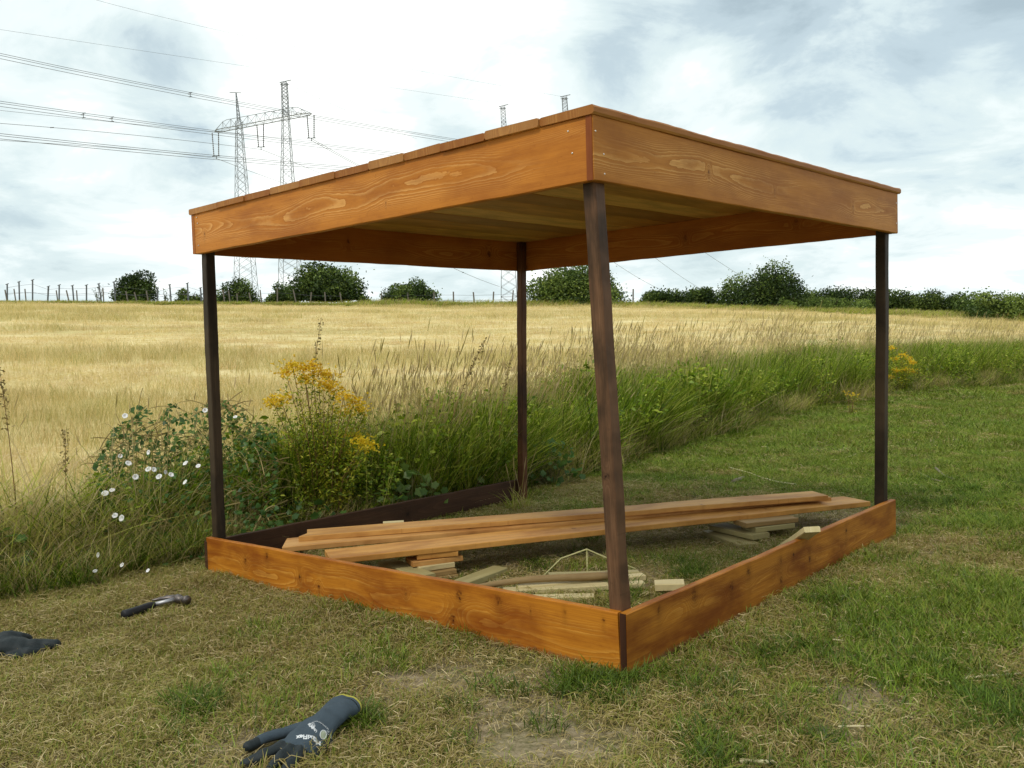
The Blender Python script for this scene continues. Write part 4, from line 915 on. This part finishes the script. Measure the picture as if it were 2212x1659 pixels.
hedge(1378, 1562, 628, 630, 68, 'low dark hedge between the near post and the dome shaped bush', 11, 7500, -.05)
hedge(1736, 2110, 630, 640, 70, 'long dark hedge running right behind the right post', 12, 17000, -.02)
hedge(2095, 2300, 640, 634, 60, 'yellowish green scrub at the far right edge of the field', 13, 7500, .30)
hedge(1690, 1880, 645, 650, 62, 'low pale green scrub in front of the long hedge', 14, 2600, .32, .13)
rs_ = np.random.RandomState(44)
def sapling(px, ptop, yd, label, seed):
    rng = np.random.RandomState(seed); c = aty(px, 660, yd); zg = T(c[0], yd); h = aty(px, ptop, yd)[2]-zg; root = empty('sapling', (c[0], yd, zg)); tag(root, label, 'sapling')
    pb = PB(); tips = []
    for k in range(6):
        e_ = np.array([rng.normal(.05, .22), rng.normal(0, .2), h*rng.uniform(.5, 1.)]); pb.add(tube([(0, 0, -.05), e_*[.4, .4, .5], e_], [.025, .018, .008], 5)); tips += [e_*[.4+.6*s_, .4+.6*s_, .5+.5*s_] for s_ in rng.rand(14)]
    pb.build('stem', m_bark, root, True)
    tips = np.array(tips)+rng.normal(0, .06, (len(tips), 3)); V, Q, t = leaf_cards(rng, tips, .11, rng.rand(len(tips))); link_mesh('leaves', mesh_np('leaves', V, Q, attrs={'t': t}), M_CROWN, root)
sapling(212, 614, 62.5, 'thin leaning sapling between the posts left of the round dark bush', 3)
sapling(357, 622, 62.5, 'small sparse sapling right of the round dark bush', 5)

# ------------------------------------------------------------------ fences on the skyline
m_conc, nt = newmat('grey_post'); principled(nt, nt.ramp(nt.noise(None, 12, 3), [(.3, (.10, .11, .12)), (.7, (.20, .21, .22))]), .8)
m_wpost, nt = newmat('weathered_post'); principled(nt, nt.ramp(nt.noise(None, 12, 3), [(.3, (.10, .085, .07)), (.7, (.26, .23, .19))]), .9)
m_wire, nt = newmat('fence_wire'); principled(nt, (.12, .12, .13), .5, .5, .6)
def fence(posts, yd, r, mat, label, wires=(.35, .7, 1.0), lean=0., cap=False, seed=0, dy=0.):
    rng = np.random.RandomState(seed); c = aty(posts[0][0], 650, yd); root = empty('wire_fence', (c[0], yd, T(c[0], yd))); tag(root, label, 'fence'); tops = []
    for px, pt in posts:
        y_ = yd+rng.uniform(-.3, .3)+dy; g_ = aty(px, 655, y_); zt_ = aty(px, pt, y_)[2]; zb = T(g_[0], y_); lx = rng.normal(0, .03)+lean
        a_ = np.array([g_[0]+lx*2, y_, zb-.2]); b_ = np.array([g_[0]-lx, y_, zt_])
        pb = PB().add(tube([a_, b_], r, 6))
        if cap: pb.add(tube([b_-[.11, 0, .02], b_+[.11, 0, .05]], r*.5, 5))
        o = pb.build('post', mat, None); setpar(o, root); tops.append((a_+[0, 0, .2], b_))
    for f in wires:
        P_ = [t0+(t1-t0)*f*.93 for t0, t1 in tops]; o = PB().add(tube(P_, .008, 4)).build('wire', m_wire, None); setpar(o, root)
fence([(17, 614), (43, 609), (72, 605), (105, 619), (129, 616), (159, 617), (188, 616), (217, 613), (249, 609), (341, 624), (369, 615), (407, 612), (435, 622)], 62, .055, m_conc, 'row of tall grey capped posts strung with thin wire on the left skyline', cap=True, seed=1, wires=(.55, .9))
fence([(14, 626), (33, 624), (56, 624), (124, 627), (147, 627), (167, 627), (224, 622), (275, 629), (294, 631), (319, 628), (484, 626), (496, 628), (513, 634), (541, 632), (564, 626), (600, 623), (637, 625), (672, 631), (703, 631), (737, 632)], 61, .045, m_wpost, 'row of short leaning wooden stakes in front of the tall posts', wires=(.8,), lean=.05, seed=2)
fence([(824, 633), (882, 632), (938, 630), (980, 630), (1024, 631), (1066, 630), (1108, 627), (1180, 628), (1368, 624)], 61.5, .05, m_wpost, 'weathered wooden post and wire fence behind the middle of the field', seed=3, wires=(.5, .85))

# ------------------------------------------------------------------ pylons and cables
m_pyl, nt = newmat('galvanised_lattice'); principled(nt, (.20, .22, .24), .6, .4, .3)
m_ins, nt = newmat('insulator_glass'); principled(nt, (.06, .065, .07), .3, .5)
m_cab, nt = newmat('aluminium_cable'); principled(nt, (.13, .14, .16), .6, .3, .2)
def lattice(pb, base, top, wb, wt, nseg, r=.045, rd=.026):
    base = np.array(base); top = np.array(top); pr = []
    for i in range(nseg+1):
        f = 1-(1-i/nseg)**1.25 if wb > wt else i/nseg; c = base+(top-base)*f; h = (wb+(wt-wb)*f)/2; pr.append([c+np.array([sx*h, sy*h, 0]) for sx, sy in ((-1, -1), (1, -1), (1, 1), (-1, 1))])
    for i in range(nseg):
        for j in range(4):
            pb.bar(pr[i][j], pr[i+1][j], r); pb.bar(pr[i][j], pr[i+1][(j+1) % 4], rd); pb.bar(pr[i][(j+1) % 4], pr[i+1][j], rd)
            if i % 4 == 0: pb.bar(pr[i][j], pr[i][(j+1) % 4], rd)
def pylon(label, legs, beam, ins, seed, horn):
    """legs: [(px base, px beam, y beam px, px top, y top px, depth, w base)], beam: (tipL(px,py,depth), tipR, upL, upR)"""
    root = empty('power_pylon', tuple(np.array([aty(legs[0][0], 650, legs[0][5])[0], legs[0][5], 2.0]))); tag(root, label, 'pylon', 'portal pylons behind the field')
    for (pb_, pbeam, ybeam, ptp, ytp, dep, wb, wt, mast) in legs:
        a_ = aty(pb_, 650, dep); a_[2] = T(a_[0], dep)-.3; b_ = aty(pbeam, ybeam, dep); c_ = aty(ptp, ytp, dep)
        q = PB(); lattice(q, a_, b_, wb, wt, 24); o = q.build('leg', m_pyl); setpar(o, root)
        q = PB()
        if mast == 'thin': lattice(q, b_, c_, .5, .12, 8, .04, .02); q.bar(c_+[-1.1, 0, .15], c_+[.9, 0, -.0], .06)
        else: lattice(q, b_, c_, wt, .85, 9, .045, .03); q.bar(c_+[-.75, 0, 0], c_+[1.1, 0, .35], .07); q.bar(c_+[-.7, 0, -.35], c_+[.7, 0, -.35], .05)
        o = q.build('mast', m_pyl); setpar(o, root)
    A, B, uA, uB = [aty(*t) for t in beam]; q = PB(); dpt = np.array([.25, .8, 0])
    for s_ in (-1, 1):
        q.bar(A, A+(B-A)*.06+dpt*s_, .07); 
    n = 22; lo = [[A+(B-A)*(i/n)+dpt*s_*min(1, i, n-i) for i in range(n+1)] for s_ in (-1, 1)]
    hi = []
    for i in range(n+1):
        f = i/n; P_ = A+(B-A)*f; fu = (P_[0]-uA[0])/(uB[0]-uA[0])
        if fu < 0: z_ = A[2]+(uA[2]-A[2])*(P_[0]-A[0])/(uA[0]-A[0])
        elif fu > 1: z_ = uB[2]+(B[2]-uB[2])*(P_[0]-uB[0])/(B[0]-uB[0])
        else: z_ = uA[2]+(uB[2]-uA[2])*fu
        hi.append(np.array([P_[0], P_[1], z_]))
    for i in range(n):
        for s_ in (0, 1):
            q.bar(lo[s_][i], lo[s_][i+1], .065); q.bar(lo[s_][i], hi[i+1], .028) if i % 2 else q.bar(hi[i], lo[s_][i+1], .028)
        q.bar(hi[i], hi[i+1], .045); q.bar(lo[0][i], lo[1][i+1], .03)
    o = q.build('crossbeam', m_pyl); setpar(o, root)
    ends = []
    for f, ln in ins:
        P_ = A+(B-A)*f; q = PB()
        for s_ in (-.55, .55):
            pts_ = []; rr_ = []
            for k in range(25): pts_.append(P_+[s_*(1-.25*k/24)*1., 0, -.2-ln*k/24]); rr_.append(.12 if k % 2 else .055)
            q.add(tube(pts_, rr_, 6))
        e_ = P_+[0, 0, -.2-ln]; q.bar(e_+[-.7, 0, .0], e_+[.7, 0, 0], .06); q.bar(e_+[0, 0, 0], e_+[0, 0, -.5], .06)
        o = q.build('insulator', m_ins); setpar(o, root); ends.append(e_-[0, 0, .4])
    return ends
e_1 = pylon('left portal pylon with its crossbeam in full view above the roof edge', [(533, 516, 262, 510, 201, 152, 3.9, .85, 'thin'), (628, 617, 245, 614, 178, 145, 3.9, .95, 'lat')],
      ((464, 284, 154), (673, 245, 141), (485, 261, 153), (640, 231, 143)), ((.005, 4.0), (.49, 3.7), (.99, 3.6)), 1, 0)
e_2 = pylon('right portal pylon, only its two mast tips and one leg foot clear of the canopy', [(1100, 1090, 300, 1086, 230, 172, 3.6, 1.0, 'lat'), (1240, 1224, 280, 1219, 209, 164, 3.6, 1.0, 'lat')],
      ((1030, 318, 174), (1290, 275, 161), (1055, 292, 173), (1265, 258, 162)), ((.005, 4.0), (.49, 3.7), (.99, 3.6)), 2, 0)
def cable(pts, r, label, spac=(), n=1, gap=.45, dz=.35):
    """pts: (px, py, depth) knots; quadratic resample"""
    r = r*1.25
    K_ = np.array([aty(*q) if len(q) == 3 and not isinstance(q, np.ndarray) else q for q in pts]); ts = np.linspace(0, 1, 28); tk = np.linspace(0, 1, len(K_))
    if len(K_) > 2:
        tk = np.concatenate([[0], np.cumsum(np.linalg.norm(np.diff(K_, axis=0), axis=1))]); tk = tk/tk[-1]; co = [np.polyfit(tk, K_[:, i], min(len(K_)-1, 2)) for i in range(3)]; P_ = np.stack([np.polyval(c, ts) for c in co], 1)
    else: P_ = K_[0]+(K_[1]-K_[0])*ts[:, None]; P_[:, 2] -= 4*ts*(1-ts)*np.linalg.norm(K_[1]-K_[0])*.006
    offs = [(0, 0)] if n == 1 else [(-gap/2, 0), (gap/2, dz), (gap*.2, -dz)][:n]
    q = PB()
    for a_, b_ in offs: q.add(tube(P_+[0, a_, b_], r, 4))
    o = tag(q.build('power_cable', m_cab), label, 'cable', 'overhead power cables')
    for f in spac:
        c_ = P_[0]+0; i_ = f*27; c_ = P_[int(i_)]*(1-i_ % 1)+P_[min(int(i_)+1, 27)]*(i_ % 1); s_ = PB()
        for a_, b_ in offs: s_.bar(c_, c_+[.0, a_, b_*1.15], r*1.5); s_.bar(c_+[0, a_, b_]-[.25, 0, 0], c_+[0, a_, b_]+[.25, 0, 0], r*2)
        so = s_.build('spacer', m_ins, None); setpar_id(so, o)
def setpar_id(o, p): o.parent = p
cable([(-60, 108, 112), (213, 163, 128), (430, 209, 142), (967, 301, 166), tuple([1060, 316, 172])], .026, 'uppermost three wire cable bundle crossing the upper left sky', (.37,), 3)
cable([(-60, 216, 112), (467, 284, 145), (840, 334, 166), (1160, 365, 170)], .026, 'middle three wire bundle passing just under the left pylon crossbeam', (.155, .2), 3)
cable([(-60, 288, 112), (467, 338, 140), (737, 364, 160), (1290, 400, 170)], .028, 'lowest three wire bundle crossing both legs of the left pylon', (), 3)
cable([(-60, 262, 110), (250, 288, 128), e_1[1]], .024, 'single cable running left from the middle insulator of the left pylon', (.24,))
cable([(-60, 232, 112), (330, 272, 130), e_1[2]], .018, 'thin cable running left from the right insulator of the left pylon')
cable([(-60, 300, 112), (250, 320, 130), e_1[0]], .020, 'thin cable running left from the left insulator of the left pylon')
cable([e_1[0], (563, 378, 190), (760, 445, 300)], .03, 'cable falling away right from the left insulator of the left pylon')
cable([e_1[1], (650, 357, 190), (800, 420, 300)], .03, 'cable falling away right from the middle insulator of the left pylon')
cable([e_1[2], (770, 357, 190), (900, 425, 300)], .035, 'cable falling away right from the right insulator of the left pylon', (), 2)
cable([(616, 178, 145), (680, 208, 170), (900, 300, 280)], .018, 'earth wire descending right from the mast tip of the left pylon')
cable([(-60, 50, 100), (380, 130, 130), (903, 187, 160), (1086, 230, 172)], .012, 'hair thin earth wire high in the left sky ending at the right pylon')
cable([(150, -15, 90), (350, 34, 110), (700, 115, 140), (1219, 209, 164)], .011, 'hair thin earth wire at the very top left of the sky')
cable([(930, 555, 240), (1079, 619, 320)], .05, 'faint cable sloping down under the roof left of the back post', (.4,))
cable([(1300, 548, 240), (1420, 622, 330)], .045, 'faint cable sloping down just right of the near post', (.6,))
cable([(1440, 488, 200), (1525, 547, 250), (1640, 620, 330)], .045, 'faint cable sloping to the dome shaped bush, upper one', (.75,))
cable([(1400, 545, 220), (1530, 632, 330)], .04, 'faint cable sloping down left of the dome shaped bush, lower one')

# ------------------------------------------------------------------ plants by the sandbox
m_stem, nt = newmat('green_stem'); principled(nt, (.16, .15, .05), .7)
m_rstem, nt = newmat('brown_stem'); principled(nt, (.22, .13, .045), .7)
m_white, nt = newmat('white_petal'); principled(nt, (.80, .80, .78), .6, .3)
m_eye, nt = newmat('petal_throat'); principled(nt, (.62, .62, .42), .6)
def leaf_shape(size, lobes=0):
    """heart or lobed leaf outline as a small fan, in x forward / y side"""
    if lobes: a = np.linspace(-np.pi, np.pi, 17)[:-1]; r = size*(.62+.38*np.abs(np.cos(a*2.5)))*(1-.35*np.abs(a)/np.pi)
    else: a = np.linspace(-np.pi, np.pi, 11)[:-1]; r = size*np.interp(np.abs(a), [0, .5, 1.2, 2.3, np.pi], [1.0, .62, .5, .62, .25])
    return np.c_[r*np.cos(a), r*np.sin(a), -.25*np.abs(r*np.sin(a))]
def leaf_mesh(rng, C, size, t, lobes=0, face=None, name='leaves'):
    n = len(C); V = []; Q = []; TT = []; o = 0
    for i in range(n):
        sh = leaf_shape(size*rng.uniform(.55, 1.25), lobes); k = len(sh)
        nz = rng.normal(0, .55, 3)+np.array([0, -.35, .8] if face is None else face); nz /= np.linalg.norm(nz); xx = np.cross(nz, rng.normal(0, 1, 3)); xx /= np.linalg.norm(xx); yy = np.cross(nz, xx)
        W_ = C[i]+sh[:, :1]*xx+sh[:, 1:2]*yy+sh[:, 2:]*nz; V.append(np.vstack([C[i][None], W_])); Q += [(o, o+1+j, o+1+(j+1) % k) for j in range(k)]; TT += [t[i]]*(k+1); o += k+1
    return mesh_np(name, np.concatenate(V), tris=Q, attrs={'t': np.array(TT)})
# bindweed
rng = np.random.RandomState(21)
bc = aty(385, 1000, 5.05); bw = empty('bindweed', (bc[0], 5.05, T(bc[0], 5.05))); tag(bw, 'sprawling bindweed with many open white flowers left of the left post', 'plant')
def frontpt(px, py, yd): return aty(px, py, yd)
n = 3300; V_ = []
PXc = rng.uniform(205, 600, n); 
topy = np.interp(PXc, [200, 240, 300, 400, 480, 600], [1060, 950, 900, 878, 885, 930])-(vn(PXc/28, PXc*0, 5)-.4)*75
PYc = topy+(1245-topy)*rng.uniform(0, 1, n)**1.1
yd = np.interp(PYc, [870, 1060, 1240], [5.45, 4.95, 4.55])+rng.uniform(-.04, .5, n)+(PXc-205)/395*.15
C = np.array([aty(a_, b_, c_) for a_, b_, c_ in zip(PXc, PYc, yd)])
C[:, 2] = np.maximum(C[:, 2], terrain(C[:, 0], C[:, 1])+.02)
org = np.array(bw.location)
link_mesh('leaves', leaf_mesh(rng, C-org, .023, rng.uniform(0, .75, n), name='leaves'), M_WEED, bw)
# tangle of dry and green vines in the same bush
acc = Acc(); m_ = 600; s0 = C[rng.randint(0, n, m_)]-org; K = 6; k = np.linspace(-.5, .5, K)
d_ = rng.normal(0, 1, (m_, 3))*[1, .5, .5]+[.25, 0, .25]; d_ /= np.linalg.norm(d_, axis=1, keepdims=True); Ln = rng.uniform(.10, .38, m_)
Cv = s0[:, None]+d_[:, None]*k[None, :, None]*Ln[:, None, None]; Cv[..., 2] -= (k**2)[None]*rng.uniform(0, 1.2, m_)[:, None]*Ln[:, None]; Cv[..., 2] = np.maximum(Cv[..., 2], .01)
sd_ = np.cross(d_, [0, 1, .2]); sd_ /= np.linalg.norm(sd_, axis=1, keepdims=True)
acc.add(*ribbons(Cv, sd_, np.full((m_, K), .0020)*rng.uniform(.6, 1.6, m_)[:, None], rng.uniform(.1, 1, m_))); link_mesh('vines', acc.mesh('vines'), M_DRYWEED, bw)
fl = [(270, 898), (320, 977), (260, 985), (278, 1000), (400, 1000), (428, 1006), (320, 1013), (333, 1014), (358, 1020), (370, 1025), (293, 1030), (343, 1029), (399, 1041), (242, 1058), (227, 1065), (443, 886), (248, 1113), (262, 1119), (211, 1199), (263, 1220), (205, 1233), (319, 1232), (508, 900)]
for i, (px, py) in enumerate(fl):
    yd_ = np.interp(py, [870, 1060, 1240], [5.38, 4.88, 4.26])-.02; c_ = aty(px, py, yd_)-org
    R0 = .0165*rng.uniform(.75, 1.15)*(.8 if py > 1150 else 1)
    nz = np.array([rng.normal(0, .6), -.75, rng.uniform(.1, 1.3)]); nz /= np.linalg.norm(nz); xx = np.cross(nz, [0, 0, 1.]); xx /= np.linalg.norm(xx); yy = np.cross(nz, xx)
    V_ = []; NS = 15
    for (rf, df) in ((.08, -.9), (.22, -.45), (.55, -.12), (.85, .0), (1.0, -.06)):
        for j in range(NS):
            a_ = 2*math.pi*j/NS; rr = R0*rf*(1+(.05*math.cos(5*a_) if rf > .8 else 0)); V_.append(c_+xx*rr*math.cos(a_)+yy*rr*math.sin(a_)+nz*R0*df)
    F_ = [(r_*NS+j, r_*NS+(j+1) % NS, (r_+1)*NS+(j+1) % NS, (r_+1)*NS+j) for r_ in range(4) for j in range(NS)]
    f_ = PB().add((V_, F_)).build('flower', m_white, bw, True)
# yellow flowering plants
def yellow_plant(cx, cy, h, spread, label, heads, seed, nstem=26, leafsz=.028, nl=60, fsz=.016, nf=60):
    rng = np.random.RandomState(seed); zg = T(cx, cy); root = empty('yellow_flower_plant', (cx, cy, zg)); tag(root, label, 'plant', 'yellow flowering plants by the field')
    pb = PB(); LC = []; heads = [np.array(h_)-[cx, cy, zg] for h_ in heads]
    tg = list(heads)+[np.array([rng.uniform(-spread, spread), rng.uniform(-.12, .12), h*rng.uniform(.45, .8)]) for _ in range(nstem-len(heads))]
    for e_ in tg:
        b_ = np.array([e_[0]*.25, e_[1]*.3, 0]); m__ = b_*.5+e_*.5+[e_[0]*-.12, 0, .05]; pb.add(tube([b_, m__, e_], [.004, .003, .002], 5))
        for _ in range(nl):
            f = rng.uniform(.12, .97); q_ = (b_*(1-f)**2+2*m__*f*(1-f)+e_*f*f); LC.append(q_+rng.normal(0, .028, 3))
            if rng.rand() < .25: LC.append(q_+rng.normal(0, .06, 3))
    pb.build('stem', m_rstem, root, True)
    LC = np.array(LC); LC[:, 2] = np.maximum(LC[:, 2], .02); V, Q, t = leaf_cards(rng, LC, leafsz, np.clip(rng.uniform(0, 1, len(LC)), 0, 1), asp=3., up=.5); link_mesh('leaves', mesh_np('leaves', V, Q, attrs={'t': t}), M_YELPLANT, root)
    for e_ in heads:
        P_ = e_+rng.normal(0, 1, (nf, 3))*[.034, .034, .018]; acc = Acc()
        V, Q, t = leaf_cards(rng, np.repeat(P_, 5, 0), fsz, rng.uniform(0, 1, nf*5), asp=1.8, up=.9); link_mesh('flower_head', mesh_np('flower_head', V, Q, attrs={'t': t}), M_YELLOW, root)
hp = [(632, 792), (655, 797), (688, 806), (712, 812), (700, 832), (722, 838), (618, 808), (742, 858), (765, 868), (778, 884), (745, 892), (590, 872), (605, 862), (762, 945), (785, 955), (800, 968), (770, 975), (745, 990), (660, 820), (675, 790)]
heads = [aty(px, py, 5.62+((i*37) % 7-3)*.05) for i, (px, py) in enumerate(hp)]
c_ = aty(695, 900, 5.7); yellow_plant(c_[0], 5.7, .95, .30, 'bushy yellow flowering plant standing behind the dark back board', heads, 4, nstem=54, nl=150, leafsz=.030)
hp = [(1925, 752), (1932, 775), (1950, 768), (1962, 775), (1972, 783), (1955, 798), (1970, 802), (1935, 802), (1925, 815), (1945, 820), (1905, 790)]
heads = [aty(px, py, 14.1+((i*37) % 7-3)*.05) for i, (px, py) in enumerate(hp)]
c_ = aty(1945, 800, 14.2); yellow_plant(c_[0], 14.2, .8, .22, 'far yellow flowering plant seen beside the right post', heads, 5, nstem=18, nl=50, leafsz=.05, fsz=.020, nf=42)
heads = [aty(px, py, 11.4) for px, py in ((1828, 846), (1838, 852), (1845, 856))]
c_ = aty(1838, 880, 11.4); yellow_plant(c_[0], 11.4, .3, .05, 'tiny low yellow flower just left of the right post', heads, 6, nstem=4, nl=10, fsz=.016, nf=10)
def leafy(px, py, yd, h, r, n, size, label, seed, lobes=1, tl=.1, th=.9):
    rng = np.random.RandomState(seed); c_ = aty(px, py, yd); zg = T(c_[0], yd); root = empty('broadleaf_weed', (c_[0], yd, zg)); tag(root, label, 'plant', 'broad leaved weeds at the meadow foot')
    a_ = rng.uniform(0, 6.28, n); rr = r*np.sqrt(rng.rand(n)); C_ = np.c_[rr*np.cos(a_), rr*np.sin(a_)*.7, h*rng.uniform(.15, 1, n)*(1-.5*(rr/r)**2)]
    link_mesh('leaves', leaf_mesh(rng, C_, size, rng.uniform(tl, th, n), lobes), M_WEED, root)
    pb = PB()
    for q_ in C_[::2]: pb.add(tube([(q_[0]*.2, q_[1]*.2, 0), q_*[.7, .7, .6], q_], [.003, .0025, .0015], 5))
    pb.build('stem', m_stem, root)
leafy(885, 1060, 5.75, .36, .24, 90, .036, 'bright green broad leaved weed rising behind the middle of the back board', 1, tl=.45, th=1.)
leafy(1190, 1040, 6.9, .38, .26, 110, .034, 'darker broad leaved weed just right of the back post', 2, th=.6)
leafy(10, 1230, 4.35, .34, .24, 70, .045, 'large leaved weed at the left edge beside the lawn', 3)
leafy(985, 1000, 6.2, .40, .20, 50, .04, 'sparse broad leaved weed in the tall grass left of the back post', 4, tl=.3)
leafy(640, 1110, 5.3, .26, .3, 60, .032, 'low dark weed in the shade behind the left part of the back board', 5, th=.5)
# grass tuft by the back post, dock stalks
rng = np.random.RandomState(9)
tp = G(1128, 1078); root = empty('grass_tuft', (tp[0]-.03, 5.85, T(tp[0], 5.85))); tag(root, 'pale tuft of grass at the foot of the back post', 'grass')
me = acc_mesh('blades', [blades(rng, 90, .07, .05, .2, .004, .6, .7, .4, .9, K=5)]+stalks(rng, 5, .04, .2, .34, (.05, 0))); link_mesh('blades', me, M_MEADOW, root)
def tall_weed(px, ptop, yd, label, seed, bend=.2):
    rng = np.random.RandomState(seed); c_ = aty(px, 900, yd); zg = T(c_[0], yd); h = aty(px, ptop, yd)[2]-zg; root = empty('dry_seed_stalk', (c_[0], yd, zg)); tag(root, label, 'plant', 'single tall seed stalks')
    P_ = [np.array([bend*f**2*h, 0, h*f]) for f in np.linspace(0, 1, 8)]; PB().add(tube(P_, np.linspace(.004, .0015, 8), 5)).build('stem', m_rstem, root, True)
    q_ = np.array([P_[7]-(P_[7]-P_[5])*f for f in rng.rand(90)*1.1])+rng.normal(0, .010, (90, 3)); V, Q, t = leaf_cards(rng, q_, .02, rng.uniform(0, .7, 90), 1.6); link_mesh('seed_head', mesh_np('seed_head', V, Q, attrs={'t': t}), M_DRYWEED, root)
tall_weed(660, 690, 6.3, 'tall thin seed stalk rising above the yellow flowering plant', 1, .10)
tall_weed(26, 790, 4.9, 'tall seed stalk near the left edge of the picture', 2, -.05)
tall_weed(950, 735, 6.4, 'seed stalk in the grass left of the back post, second tallest', 3, .3)
tall_weed(1070, 780, 6.5, 'brown seed stalk close to the left side of the back post', 4, .12)
tall_weed(133, 930, 5.0, 'short brown seed stalk in the dry grass left of the bindweed', 5, .02)
